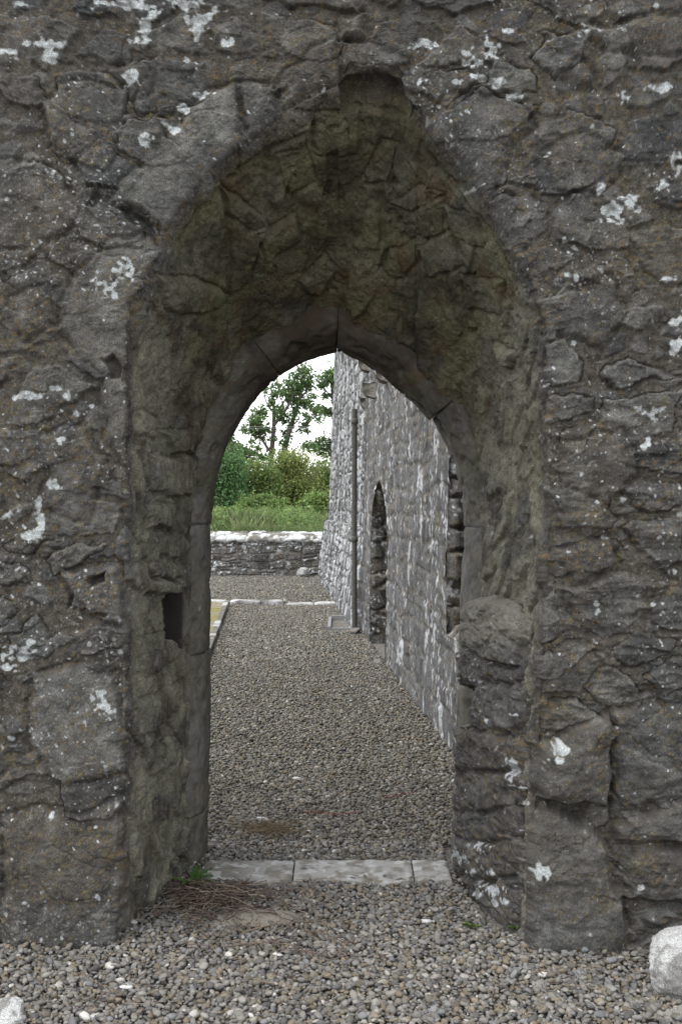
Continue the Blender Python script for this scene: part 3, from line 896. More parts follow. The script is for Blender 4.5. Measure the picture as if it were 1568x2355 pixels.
# ------------------------------------------------------------------ ground
M_GROUND = mat_ground("gravel_bed", (0.05, 0.046, 0.040), (0.17, 0.158, 0.138), 55)
M_FIELD = mat_ground("rough_field", (0.03, 0.05, 0.015), (0.09, 0.12, 0.04), 6, 0.05)
gx = np.array([-900, -60, -12, -3, 3, 12, 60, 900.0])
gy = np.array([-300, -20, 0, 4, 12, 24.6])
GX, GY = np.meshgrid(gx, gy)
tag(raw_mesh("ground", np.stack([GX, GY, np.full_like(GX, -0.012)], -1).reshape(-1, 3), grid_faces(len(gy), len(gx)), M_GROUND), "grey gravel yard around the ruins", "ground", kind="structure")
gy = np.array([24.0, 24.9, 27, 32, 60, 200, 1500.0])
gz = np.array([-0.3, 0.35, 0.6, 0.7, 0.4, 0.3, 0.3])
GX, GY = np.meshgrid(gx, gy)
tag(raw_mesh("field", np.stack([GX, GY, np.broadcast_to(gz[:, None], GX.shape)], -1).reshape(-1, 3), grid_faces(len(gy), len(gx)), M_FIELD), "green field beyond the low wall", "field", kind="structure")


# right-hand building: line of its face
def face_x(d):
    return 1.150 - 0.0687 * d


# ------------------------------------------------------------------ gravel
def ico(sub):
    t = (1 + 5 ** .5) / 2
    v = [(-1, t, 0), (1, t, 0), (-1, -t, 0), (1, -t, 0), (0, -1, t), (0, 1, t), (0, -1, -t), (0, 1, -t), (t, 0, -1), (t, 0, 1), (-t, 0, -1), (-t, 0, 1)]
    f = [(0, 11, 5), (0, 5, 1), (0, 1, 7), (0, 7, 10), (0, 10, 11), (1, 5, 9), (5, 11, 4), (11, 10, 2), (10, 7, 6), (7, 1, 8), (3, 9, 4), (3, 4, 2), (3, 2, 6), (3, 6, 8), (3, 8, 9), (4, 9, 5), (2, 4, 11), (6, 2, 10), (8, 6, 7), (9, 8, 1)]
    v = [np.array(p, float) / np.linalg.norm(p) for p in v]
    for _ in range(sub):
        nf, cache = [], {}
        def midp(a, b):
            k2 = (min(a, b), max(a, b))
            if k2 not in cache:
                p = v[a] + v[b]
                v.append(p / np.linalg.norm(p))
                cache[k2] = len(v) - 1
            return cache[k2]
        for a, b, c in f:
            x, y, z = midp(a, b), midp(b, c), midp(c, a)
            nf += [(a, x, z), (b, y, x), (c, z, y), (x, y, z)]
        f = nf
    return np.array(v), np.array(f)


def rot_mats(n, flat):
    """random rotations: any heading, tilt limited by flat"""
    a = rng.uniform(0, 2 * np.pi, n)
    b = rng.normal(0, flat, n)
    c = rng.normal(0, flat, n)
    ca, sa, cb, sb, cc, sc = np.cos(a), np.sin(a), np.cos(b), np.sin(b), np.cos(c), np.sin(c)
    z, o = np.zeros(n), np.ones(n)
    Rz = np.stack([ca, -sa, z, sa, ca, z, z, z, o], -1).reshape(n, 3, 3)
    Rx = np.stack([o, z, z, z, cb, -sb, z, sb, cb], -1).reshape(n, 3, 3)
    Ry = np.stack([cc, z, sc, z, o, z, -sc, z, cc], -1).reshape(n, 3, 3)
    return Rx @ Ry @ Rz


PAL = np.array((.90, .885, .84), f32) * np.array([(.165, .160, .152), (.20, .190, .175), (.135, .122, .102), (.19, .160, .120), (.10, .098, .096), (.27, .26, .245), (.17, .172, .178), (.15, .125, .09), (.44, .43, .41)], f32)
PALW = np.array([.22, .17, .17, .10, .14, .07, .07, .045, .015])


def reveal_x(y, sgn):
    lx, rxx = OUTC[25, 0], OUTC[-25, 0]
    bl, br = BORD[25, 0], BORD[-25, 0]
    t = np.clip((y - D_FRONT) / (D_FRAME - D_FRONT), 0, 1)
    return lerp(lx, bl, t) if sgn < 0 else lerp(rxx, br, t) - 0.09 * sst(0, .3, t)


def ground_mask(x, y):
    m = np.ones(x.shape, bool)
    inw = (y > D_FRONT - 0.035) & (y < D_BACK + 0.02)
    m &= ~(inw & ((x < reveal_x(y, -1) + 0.0) | (x > reveal_x(y, 1) + 0.0)))
    m &= ~((y > D_BACK) & (x > face_x(y) - 0.0))
    # threshold
    m &= ~((y > 4.29) & (y < 4.52) & (x > -0.62) & (x < 0.50) & (y > 4.30 + 0.03 * np.sin(x * 9) + 0.10 * sst(.15, .5, x)))
    # edged plot on the left and its kerb
    m &= ~((y > 9.0) & (y < 16.45) & (x < plot_edge(y) + 0.02))
    m &= ~((y > 16.40) & (y < 16.75))
    # drain
    m &= ~((y > 13.0) & (y < 14.55) & (x > -0.17) & (x < 0.17))
    m |= (y > 4.27) & (y < 4.40 + .05 * vnoise(x / .09, x * 0, x * 0, 72)) & (x > -0.5) & (x < .5) & (rng.uniform(0, 1, x.shape) < .13)
    # bare mortar skin by the step
    q = ((x + 0.42) / 0.28) ** 2 + ((y - 4.02) / 0.10) ** 2 + 0.9 * vnoise(x / .12, y / .12, x * 0, 71)
    m &= ~((q < 0.75) & (rng.uniform(0, 1, x.shape) < 0.85))
    return m


def plot_edge(y):
    return -1.37 - 0.0735 * (y - 11.1)


def gz_noise(x, y):
    return 0.008 * fbm(x, y, x * 0, 0.5, 3, 61) - 0.0


def pebbles(y0, y1, xl, xr, pitch, r0, r1, sub, zoff=0.0, keep=1.0):
    ys = np.arange(y0, y1, pitch)
    pts = []
    for y in ys:
        xs = np.arange(xl(y), xr(y), pitch)
        pts.append(np.stack([xs, np.full_like(xs, y)], -1))
    p = np.concatenate(pts)
    p = p + rng.uniform(-.55, .55, p.shape) * pitch
    p = p[ground_mask(p[:, 0], p[:, 1])]
    if keep < 1:
        p = p[rng.uniform(0, 1, len(p)) < keep]
    n = len(p)
    v, f = ico(sub)
    r = r0 * .7 + (r1 * 1.15 - r0 * .7) * rng.beta(1.4, 3.8, n)
    sc = np.stack([r * rng.uniform(.9, 1.4, n), r * rng.uniform(.65, 1.0, n), r * rng.uniform(.45, .75, n)], -1)
    # lumpy
    lum = 1 + (rng.normal(0, .10 if sub else .13, (n, len(v))))
    V = v[None] * lum[..., None] * sc[:, None, :]
    V = np.einsum('nij,nvj->nvi', rot_mats(n, .35), V)
    V[..., 0] += p[:, None, 0]
    V[..., 1] += p[:, None, 1]
    V[..., 2] += (gz_noise(p[:, 0], p[:, 1]) + r * .25 + zoff + rng.uniform(-.003, .004, n))[:, None]
    c = PAL[rng.choice(len(PAL), n, p=PALW / PALW.sum())] * rng.uniform(.78, 1.2, (n, 1))
    if y0 > 4.5:
        c = c * np.array((.93, .92, .88))
    C = np.repeat(c[:, None], len(v), 1).reshape(-1, 3)
    F = (f[None] + (np.arange(n) * len(v))[:, None, None]).reshape(-1, 3)
    return V.reshape(-1, 3), F, C


sets = [
    pebbles(2.55, 4.8, lambda y: -.40 * y - .25, lambda y: .40 * y + .25, .0155, .0065, .0175, 1),
    pebbles(2.55, 4.8, lambda y: -.40 * y - .25, lambda y: .40 * y + .25, .029, .007, .018, 1, .008, .75),
    pebbles(4.8, 6.6, lambda y: -1.1, lambda y: .9, .0165, .007, .0175, 1),
    pebbles(4.8, 6.6, lambda y: -1.1, lambda y: .9, .033, .007, .017, 1, .008, .8),
    pebbles(6.6, 10.5, lambda y: -.16 * y - .25, lambda y: .75, .0190, .0085, .019, 0),
    pebbles(6.6, 10.5, lambda y: -.16 * y - .25, lambda y: .75, .038, .009, .019, 0, .009, .8),
    pebbles(10.5, 16.4, lambda y: -.15 * y - .3, lambda y: .5, .027, .012, .025, 0),
    pebbles(16.7, 23.3, lambda y: -.15 * y - .6, lambda y: .1, .038, .016, .032, 0),
]
off, VV, FF, CC = 0, [], [], []
for V, F, C in sets:
    VV.append(V); FF.append(F + off); CC.append(C)
    off += len(V)
g = raw_mesh("gravel", np.concatenate(VV), np.concatenate(FF), M_PEBBLE, None, np.concatenate(CC))
tag(g, "loose grey and brown pebble gravel covering the ground", "gravel", kind="stuff")


# ------------------------------------------------------------------ rock lumps
def rock(name, loc, size, seed, tint_fn, parent=None, sub=4, rz=0.0, flat=1.0, facets=7, mat=None):
    v, f = ico(sub)
    r = np.random.default_rng(seed)
    q = v.copy()
    for _ in range(facets):         # plane cuts make it a broken stone, not a ball
        n = r.normal(0, 1, 3)
        n /= np.linalg.norm(n)
        dd = r.uniform(.55, .85)
        e = q @ n - dd
        q = q - np.outer(np.clip(e, 0, None), n)
    x, y, z = (q[:, j].astype(f32) for j in range(3))
    q = q * (1 + 0.06 * fbm(x, y, z, 0.6, 4, seed) + 0.03 * fbm(x, y, z, 0.15, 3, seed + 2))[:, None]
    q = q * np.array(size)
    ca, sa = math.cos(rz), math.sin(rz)
    q = np.stack([q[:, 0] * ca - q[:, 1] * sa, q[:, 0] * sa + q[:, 1] * ca, q[:, 2]], -1)
    return raw_mesh(name, q, f, mat or M_STONE, parent, tint_fn(q, v, seed), loc=loc)


def white_tint(q, v, seed):
    x, y, z = ((q[:, j]).astype(f32) for j in range(3))
    s = float(np.abs(q).max())
    n = fbm(x, y, z, s * .5, 4, seed + 4)
    c = np.ones((len(q), 3), f32) * np.array((.36, .36, .352), f32)
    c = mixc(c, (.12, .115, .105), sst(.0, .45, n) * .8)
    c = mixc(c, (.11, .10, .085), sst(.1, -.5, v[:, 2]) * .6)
    return c


def chip_tint(q, v, seed):
    x, y, z = ((q[:, j]).astype(f32) for j in range(3))
    n = fbm(x, y, z, .03, 3, seed + 4)
    return np.ones((len(q), 3), f32) * np.array((.46, .455, .44), f32) * (1 + .12 * n)[:, None]


def grey_tint(q, v, seed):
    x, y, z = ((q[:, j]).astype(f32) for j in range(3))
    n = fbm(x, y, z, .05, 3, seed + 4)
    return np.ones((len(q), 3), f32) * np.array((.15, .14, .125), f32) * (1 + .3 * n)[:, None]


def gpos(px, py, z=0.0):
    d = FPX * (CAMZ - z) / (py - HY)
    return ((px - CX) / FPX * d, d, z)


def put_rock(name, px, py, size, seed, tf, label, cat, rz=0, z=0.0, sub=3, facets=7, group=None):
    x, y, zz = gpos(px, py)
    o = rock(name, (x, y, z), size, seed, tf, None, sub, rz, facets=facets)
    tag(o, label, cat, group)
    return o


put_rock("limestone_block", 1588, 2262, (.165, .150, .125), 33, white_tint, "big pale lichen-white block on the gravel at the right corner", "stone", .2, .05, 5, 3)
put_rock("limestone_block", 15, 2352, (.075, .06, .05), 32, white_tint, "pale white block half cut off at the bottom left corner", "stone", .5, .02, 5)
put_rock("stone_slab", 1580, 2340, (.13, .05, .035), 35, grey_tint, "flat dark grey slab in front of the big pale block", "stone", .1, .005, 4)
for px, py, sx, lab in [(685, 1796, .035, "white flat chip, farther of the two lying in mid path"),
                        (603, 1890, .036, "white oblong chip nearer the doorway, beside the dry grass patch"),
                        (978, 2126, .024, "white angular chip on the gravel in front of the threshold's right end"),
                        (638, 2203, .020, "thin white chip among the twigs in front of the step"),
                        (291, 2278, .022, "pale angular chip on foreground gravel below the left pier"),
                        (475, 2003, .020, "pale chip tucked against the foot of the left jamb")]:
    put_rock("white_chip", px, py, (sx, sx * .45, sx * .32), int(px), chip_tint, lab, "stone chip", random.uniform(-.4, .4), .012, 3, 6, "white chips lying on the gravel")

put_rock("mortar_patch", 590, 2116, (.17, .075, .016), 61, lambda q, v, sd: np.ones((len(q), 3), f32) * np.array((.19, .172, .14), f32), "flat buff patch of bare mortar showing through the gravel among the twigs", "mortar patch", .05, .006, 5, 3)

# ------------------------------------------------------------------ threshold: three worn slabs
th = tag(empty("threshold", (-0.06, 4.40, 0)), "pale worn stone threshold lying across the doorway floor", "threshold")
xs = [W(468, 0, 4.42)[0], W(676, 0, 4.42)[0], W(948, 0, 4.42)[0], W(1032, 0, 4.42)[0]]
for a in range(3):
    x0, x1 = xs[a] + .003, xs[a + 1] - .003
    nx, nyy = int((x1 - x0) / .006), 60
    u = np.linspace(0, 1, nx)[None, :]
    vv_ = np.linspace(0, 1, nyy)[:, None]
    path = resample([(4.285, -.03), (4.290, .020), (4.505, .026), (4.515, -.03)], nyy, 2)
    x = np.broadcast_to(lerp(x0, x1, u), (nyy, nx)).copy()
    y = np.broadcast_to(path[:, :1], (nyy, nx)).copy()
    z = np.broadcast_to(path[:, 1:], (nyy, nx)).copy()
    xx, yy, zz = x.astype(f32), y.astype(f32), z.astype(f32)
    e = np.minimum(x - x0, x1 - x)
    z += .004 * fbm(xx, yy, zz, .08, 4, 700 + a) + .002 * fbm(xx, yy, zz, .02, 3, 705 + a) - .006 * np.exp(-e / .006)
    y += (.030 * fbm(xx, yy * 0, zz * 0, .16, 4, 709) - .005) * (yy < 4.40)
    n = fbm(xx, yy, zz, .05, 4, 710 + a)
    c = np.ones(x.shape + (3,), f32) * np.array((.29, .283, .266), f32)
    c = mixc(c, (.17, .155, .132), sst(-.3, .5, n))
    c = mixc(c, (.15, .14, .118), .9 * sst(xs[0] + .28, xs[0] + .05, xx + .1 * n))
    c = mixc(c, (.40, .40, .39), sst(.2, .55, fbm(xx, yy, zz, .04, 3, 715)) * .75)
    raw_mesh("slab", local(np.stack([x, y, z], -1).reshape(-1, 3), th.location), grid_faces(nyy, nx), M_DRESSED, th, c.reshape(-1, 3))


def coursed(u, z, ch, ln, seed):
    """roughly coursed squared rubble: distance to the joint (m) and random numbers of the stone"""
    o = u * 0
    zw = z + .05 * fbm(u, o, z, .6, 3, seed) + .018 * fbm(u, o, z, .12, 3, seed + 1)
    uw = u + .03 * fbm(u, o + 4, z, .25, 3, seed + 2)
    r_ = np.floor(zw / ch).astype(np.int32)
    fz = zw / ch - r_
    z0 = r_ * 0
    sub = (hsh(r_, z0, z0 + 1, seed) > .45)
    L = ln * (.65 + .8 * hsh(r_, z0, z0 + 2, seed))
    k_ = uw / L + hsh(r_, z0, z0 + 3, seed) * 7
    c_ = np.floor(k_).astype(np.int32)
    fu = k_ - c_
    # some stones are split into two thin ones
    two = hsh(r_, c_, z0 + 4, seed) < .30
    fz2 = np.where(two, (fz * 2) % 1, fz)
    hz = np.where(two, ch / 2, ch)
    edge = np.minimum(np.minimum(fu, 1 - fu) * L, np.minimum(fz2, 1 - fz2) * hz)
    half_ = np.where(two, (fz > .5).astype(np.int32), 0)
    ids = [hsh(r_, c_ * 2 + half_, z0 + 11 + q, seed) for q in range(4)]
    return edge.astype(f32), (fu - .5).astype(f32), (fz2 - .5).astype(f32), ids


# ------------------------------------------------------------------ THE BUILDING ON THE RIGHT
bld = tag(empty("ruined_church_wall", (face_x(10), 10, 0)), "tall grey rubble wall of the ruin running back on the right, with corbels", "wall")
BL = np.array((face_x(10), 10, 0))
ND, NZ = 1150, 330
# denser towards the camera
ud = np.linspace(0, 1, ND)
dd = 4.78 + (22.4 - 4.78) * (0.55 * ud + 0.45 * ud ** 2)
zz1 = np.concatenate([np.linspace(-.08, 4.2, NZ - 30), np.linspace(4.3, 7.5, 30)])
DG, ZG = np.meshgrid(dd, zz1)
DGf, ZGf = DG.astype(f32), ZG.astype(f32)


def church_base(DG, ZG):
    near = 0.015 * ZG
    tz = np.where(ZG < 1.27, 0.06 + 0.115 * ZG, 0.06 + 0.146 + 0.085 + 0.04 * (ZG - 1.27))
    k2 = sst(12.95, 13.05, DG)
    return face_x(DG) + near * (1 - k2) + tz * k2 - 0.16 * k2


def church_relief(d, z):
    o = d * 0
    tw = sst(12.9, 13.1, d)
    edge, dx, dy, ids = coursed(d, z, .21, .36, 801)
    m0 = .004 + .012 * ids[0]
    p = sst(m0, m0 + .022, edge)
    h = p * (.003 + .010 * ids[1]) + p * (dx * (ids[2] - .5) + dy * (ids[3] - .5)) * .016
    h = h * (1 + 1.2 * tw)
    h += .004 * fbm(d, o, z, .14, 4, 803) + .0035 * fbm(d, o, z, .04, 3, 804)
    return h, sst(m0 - .003, m0 + .010, edge), ids, tw


hC, stC, idC, tw = church_relief(DGf, ZGf)
XB = church_base(DG, ZG)
XG = XB - hC
cg = masonry_tint(DGf, DGf * 0, ZGf, stC, idC[2], idC[3], np.zeros_like(DGf), 0.14 + 0.0 * DGf, 0.3 + 0.4 * fbm(DGf, DGf * 0, ZGf, .6, 3, 810), 820, 1.6)
# lighter lime mortar, white lichen dribbles
mort = (1 - stC) * (1 - .4 * tw)
cg = mixc(cg, np.array((.145, .137, .118), f32), mort * .7 * sst(-.6, .3, fbm(DGf, DGf * 0, ZGf, .3, 3, 845)))
cg = mixc(cg, np.array((.092, .094, .102), f32) * (.6 + .8 * idC[2])[..., None], 0.0 * stC) * 1.0
cg = lerp(cg, np.array((.093, .092, .094), f32) * (.65 + .7 * idC[2] + .35 * fbm(DGf, DGf * 0, ZGf * .5, .08, 3, 812))[..., None], (stC * .7)[..., None])
str_ = fbm(DGf, DGf * 0, ZGf * .35, .12, 4, 830) + .5 * fbm(DGf, DGf * 0, ZGf, .05, 3, 831)
cg = mixc(cg, (.40, .405, .41), sst(.62, .95, str_ + .2 * (idC[0] - .5) + 0.62 * tw * (stC * .9 + .1)) * .9)
fl = vnoise(DGf / .035, ZGf * 0, ZGf / .05, 846)
cg = mixc(cg, (.40, .40, .40), sst(.70, .85, fl + .2 * fbm(DGf, DGf * 0, ZGf, .5, 3, 847)) * .8)
cg = mixc(cg, (.19, .135, .06), sst(.55, .8, fbm(DGf, DGf * 0, ZGf, .09, 3, 833)) * (1 - tw) * .35)


def in_door(d, z):
    w_ = 0.80
    c = 11.10
    top = np.where(np.abs(d - c) < w_, 1.28 + 0.55 * np.sqrt(np.clip(1 - (np.abs(d - c) / w_) ** 1.35, 0, 1)), -1)
    return z < top


def in_window(d, z):
    return (d > 5.55) & (d < 6.80) & (z > .72) & (z < 2.05)


cd, cz = (DG[:-1, :-1] + DG[1:, 1:]) / 2, (ZG[:-1, :-1] + ZG[1:, 1:]) / 2
wob = .03 * fbm(cd.astype(f32), cd.astype(f32) * 0, cz.astype(f32), .25, 3, 840)
keep = ~in_door(cd + wob, cz + wob) & ~in_window(cd + wob, cz + wob * .5)
VC = np.stack([XG, DG, ZG], -1).reshape(-1, 3)
raw_mesh("wall_face", VC - BL, grid_faces(ND and NZ, ND, True, keep), M_FARSTONE, bld, cg.reshape(-1, 3))


# jambs and heads of the two openings, lofted into the wall
def opening_loft(pts, name, seed, depth=.55, amp=.03, n=420, m=60, proud=.012):
    c = resample(pts, n, 3)
    nn = normals2(c)
    u = np.linspace(0, 1, m)
    G = np.zeros((m, n, 3))
    dC, zC = np.broadcast_to(c[:, 0], (m, n)), np.broadcast_to(c[:, 1], (m, n))
    base = church_base(dC, zC)
    xin = base - proud + (depth + proud) * u[:, None]
    xf, df, zf = (np.ascontiguousarray(q).astype(f32) for q in (xin, dC, zC))
    arc = np.concatenate([[0], np.cumsum(np.hypot(*np.diff(c, axis=0).T))])[None, :] + 0 * xf
    w_ = .02 * fbm(xf, df, zf, .15, 3, seed)
    F1, E, dx, dy, ids = voro((arc + w_) / .17, (xf + w_) / .45, seed + 1, .6)
    p = sst(.04, .2, E)
    h = p * (amp * (.2 + ids[1])) + p * dx * .06 * (ids[2] - .5) + .012 * fbm(xf, df, zf, .12, 4, seed + 2) - .01
    h = h * sst(0, .1, u)[:, None].astype(f32)
    G[..., 0] = xin
    G[..., 1] = dC - nn[None, :, 0] * h
    G[..., 2] = zC - nn[None, :, 1] * h
    t = masonry_tint(xf, df, zf, sst(.03, .1, E), ids[2], ids[3] * .7, 0.15 + 0 * xf, 0.15 + .3 * (ids[0] > .75), .3 + 0 * xf, seed + 5, 1.4) * 1.7
    raw_mesh(name, G.reshape(-1, 3) - BL, grid_faces(m, n), M_FARSTONE, bld, t.reshape(-1, 3))


dpts = [(10.30, -.08), (10.30, 1.28)]
for k in range(1, 24):
    a = -0.8 + 1.6 * k / 24
    dpts.append((11.10 + a, 1.28 + .55 * math.sqrt(max(0, 1 - abs(a / .8) ** 1.35))))
dpts += [(11.90, 1.28), (11.90, -.08)]
opening_loft(dpts, "door_reveal", 850, .6, .05)
opening_loft([(6.80, .72), (6.8, 1.2), (6.80, 2.05), (5.55, 2.05), (5.55, .72), (6.80, .72)][::-1], "window_reveal", 870, .6, .075)
# blocked back of the openings, so that they are not holes into nothing
for (d0, d1, z0, z1, nm, sd_) in [(10.2, 12.0, -.08, 1.95, "door_blocking", 880), (5.4, 6.95, .6, 2.15, "window_blocking", 890)]:
    a, b = np.meshgrid(np.linspace(d0, d1, 130), np.linspace(z0, z1, 140))
    af_, bf_ = a.astype(f32), b.astype(f32)
    h, st, ids, _ = church_relief(af_ + 30, bf_)
    t = masonry_tint(af_, af_ * 0, bf_, st, ids[2], ids[3] * .6, .3 + 0 * af_, .1 + 0 * af_, .2 + 0 * af_, sd_, 1.5)
    raw_mesh(nm, np.stack([church_base(a, b) + .57 - h, a, b], -1).reshape(-1, 3) - BL, grid_faces(140, 130, True), M_FARSTONE, bld, t.reshape(-1, 3))
# far end, top and back of the building (a thick wall)
bz = np.linspace(-.08, 7.5, 160)
bx = np.linspace(0, 1.6, 60)
BX, BZ = np.meshgrid(bx, bz)
BXf, BZf = BX.astype(f32), BZ.astype(f32)
h, st, ids, _ = church_relief(BXf + 60, BZf)
t = masonry_tint(BXf, BXf * 0, BZf, st, ids[2], ids[3], 0 * BXf, .35 + 0 * BXf, .3 + 0 * BXf, 900, 1.6)
X0 = church_base(np.full_like(BX, 22.4), BZ)
raw_mesh("wall_end", np.stack([X0 - hC[0, 0] * 0 + BX - .02, 22.38 + h * 1.0, BZ], -1).reshape(-1, 3) - BL, grid_faces(160, 60, True), M_FARSTONE, bld, t.reshape(-1, 3))
tb = []
for d in (4.78, 22.36):
    for (ox, z) in ((.7, -.08), (1.5, -.08), (1.5, 7.49), (.72, 7.49)):
        tb.append((face_x(d) + ox, d, z))
tb = np.array(tb)
raw_mesh("wall_core", tb - BL, np.array([(0, 1, 2, 3), (4, 7, 6, 5), (1, 5, 6, 2), (3, 2, 6, 7), (0, 3, 7, 4)]), M_FARSTONE, bld, np.full((8, 3), .12))


def corbel(d, z, proj, hgt, wid, seed):
    """stone bracket: flat top, curved underside"""
    n = 14
    prof_ = [(0.04, 0), (-proj, 0), (-proj, -hgt * .3)]
    for k in range(1, n):
        a = k / n * math.pi / 2
        prof_.append((-proj * math.cos(a), -hgt * .3 - hgt * .7 * math.sin(a)))
    prof_.append((0.04, -hgt))
    pr = resample(prof_ + [prof_[0]], 60, 1)
    us = np.linspace(-wid / 2, wid / 2, 18)
    x0 = float(church_base(np.array(d), np.array(z)))
    G = np.zeros((len(us), 60, 3))
    G[..., 0] = x0 + pr[None, :, 0]
    G[..., 1] = d + us[:, None]
    G[..., 2] = z + pr[None, :, 1]
    x, y, zz_ = (G[..., j].astype(f32) for j in range(3))
    G[..., 0] += .010 * fbm(x, y, zz_, .06, 3, seed)
    G[..., 2] += .010 * fbm(x, y, zz_, .06, 3, seed + 1)
    t = np.array((.13, .12, .10), f32) * (1 + .4 * fbm(x, y, zz_, .05, 3, seed + 2))[..., None]
    t = mixc(t, (.5, .5, .5), sst(.4, .7, fbm(x, y, zz_, .08, 3, seed + 4)) * .8)
    F = [grid_faces(18, 60), np.arange(60)[None, :], (17 * 60 + np.arange(60))[None, ::-1]]
    raw_mesh("corbel", G.reshape(-1, 3) - BL, F, M_FARSTONE, bld, t.reshape(-1, 3))


for d, z, pj_, hg in [(11.75, 2.93, .15, .16), (13.0, 2.90, .14, .16), (10.5, 2.95, .14, .15), (12.5, 3.30, .13, .14)]:
    corbel(d, z, pj_, hg, .22, int(d * 100))


# ------------------------------------------------------------------ pipes, drain, stones beside it
def tube(path, rad, seg=14, cap=True):
    p = np.asarray(path, float)
    n = len(p)
    rad = np.broadcast_to(np.asarray(rad, float), (n,))
    t = np.gradient(p, axis=0)
    t /= np.linalg.norm(t, axis=1)[:, None] + 1e-9
    ref = np.where(np.abs(t[:, 2:3]) > .9, np.array([[1.0, 0, 0]]), np.array([[0, 0, 1.0]]))
    a = np.cross(t, ref)
    a /= np.linalg.norm(a, axis=1)[:, None] + 1e-9
    b = np.cross(t, a)
    ang = np.linspace(0, 2 * np.pi, seg, endpoint=False)
    V = p[:, None] + rad[:, None, None] * (np.cos(ang)[None, :, None] * a[:, None] + np.sin(ang)[None, :, None] * b[:, None])
    i = np.arange(n * seg).reshape(n, seg)
    F = np.stack([i[:-1], np.roll(i[:-1], -1, 1), np.roll(i[1:], -1, 1), i[1:]], -1).reshape(-1, 4)
    return V.reshape(-1, 3), F


pz = W(0, 1452, 12.85)[1]
pxx = W(815, 0, 12.85)[0]
pipe = tag(empty("drain_pipe", (pxx, 12.85, 0)), "round dark grey rainwater pipe running down the ruin wall", "drainpipe")
V, F = tube([(0, 0, z) for z in np.linspace(0, 2.75, 12)], .034)
raw_mesh("shaft", V, F, M_METAL, pipe, np.tile(np.array((.088, .084, .076)), (len(V), 1)))
for z in (1.15, 2.6):
    V, F = tube([(0, 0, z - .035), (0, 0, z - .03), (0, 0, z + .03), (0, 0, z + .035)], [.036, .046, .046, .036])
    raw_mesh("pipe_collar", V, F, M_METAL, pipe, np.tile(np.array((.10, .096, .088)), (len(V), 1)))

gul = tag(empty("drain_box", (-.02, 13.75, 0)), "open concrete drain box set in the gravel beside the pipe", "drain")
for (x0, x1, y0, y1, z0, z1, nm) in [(-.15, -.11, -.58, .62, -.2, .035, "rim"), (-.11, .19, .56, .62, -.2, .055, "rim"), (-.11, .19, -.58, -.53, -.2, .015, "rim"), (-.15, .19, -.58, .62, -.24, -.2, "floor_plate")]:
    v8 = np.array([(x, y, z) for z in (z0, z1) for y in (y0, y1) for x in (x0, x1)])
    f6 = np.array([(0, 2, 3, 1), (4, 5, 7, 6), (0, 1, 5, 4), (2, 6, 7, 3), (0, 4, 6, 2), (1, 3, 7, 5)])
    raw_mesh(nm, v8, f6, M_DRESSED, gul, np.full((8, 3), .22), smooth=False)
put_rock("stone_block", 818, 1459, (.085, .10, .055), 41, grey_tint, "small squared grey stone lying at the foot of the drainpipe", "stone", .1, .03, 4, 10)
put_rock("fallen_stone", 870, 1480 + 45, (.05, .05, .03), 42, grey_tint, "small buff stone on gravel at the foot of the ruin wall", "stone", .4, .015, 3)

# ------------------------------------------------------------------ low boundary wall
lw = tag(empty("low_boundary_wall", (-3, 23.25, 0)), "low rubble wall with white lichened coping closing the yard behind", "wall")
LWL = np.array((-3, 23.25, 0))
pl = resample([(23.22, -.1), (23.27, .76)], 90)
NX = 620
xs_ = np.linspace(-9.5, .6, NX)
U, A = np.meshgrid(xs_, pl[:, 1])
Yb = np.broadcast_to(pl[:, :1], U.shape)
Uf, Af = U.astype(f32), A.astype(f32)
edge, dx, dy, ids = coursed(Uf, Af, .17, .27, 931)
p = sst(.008, .03, edge)
h = p * (.010 + .028 * ids[1]) + p * dy * .02 * (ids[2] - .5) + .010 * fbm(Uf, Uf * 0, Af, .12, 4, 932)
jn = sst(.008, .022, edge)
t = masonry_tint(Uf, Uf * 0, Af, jn, ids[2], ids[3], 0 * Uf, .16 + .3 * (ids[0] > .85) + .3 * sst(.55, .8, Af), .1 + 0 * Uf, 940, 1.8)
t = mixc(t * 1.55, (.16, .152, .135), (1 - jn) * .7)
raw_mesh("wall_face", np.stack([U, Yb - h, A], -1).reshape(-1, 3) - LWL, grid_faces(90, NX), M_FARSTONE, lw, t.reshape(-1, 3))
pl = resample([(23.30, .70), (23.20, .745), (23.21, .81), (23.40, .90), (23.75, .955), (24.05, .90), (24.12, .8), (24.12, -.2)], 110, 3)
arc = np.concatenate([[0], np.cumsum(np.hypot(*np.diff(pl, axis=0).T))])
U, A = np.meshgrid(xs_, arc)
Yb, Zb = np.broadcast_to(pl[:, :1], U.shape), np.broadcast_to(pl[:, 1:], U.shape)
Uf, Af = U.astype(f32), A.astype(f32)
F1, E, dx, dy, ids = voro((Uf) / .42, (Af + .06 * fbm(Uf, Uf * 0, Af, .3, 3, 951)) / .22, 95, .8)
p = sst(.03, .16, E)
h = p * (.015 + .03 * ids[1]) + p * dy * .05 * (ids[2] - .5) + .012 * fbm(Uf, Uf * 0, Af, .12, 4, 952)
n = fbm(Uf, Uf * 0, Af, .2, 4, 953)
t = np.ones(U.shape + (3,), f32) * np.array((.50, .505, .50), f32)
t = mixc(t, (.15, .14, .12), sst(-.02, .36, n + .35 * (ids[0] - .5)))
t = mixc(t, (.07, .07, .06), (1 - sst(.0, .1, E)) * .8)
raw_mesh("coping", np.stack([U, Yb - h * .4, Zb + h], -1).reshape(-1, 3) - LWL, grid_faces(110, NX), M_FARSTONE, lw, t.reshape(-1, 3))
put_rock("white_boulder", 698, 1327, (.16, .14, .13), 51, white_tint, "rounded white-topped boulder at the foot of the low wall", "stone", 0, .09, 4)

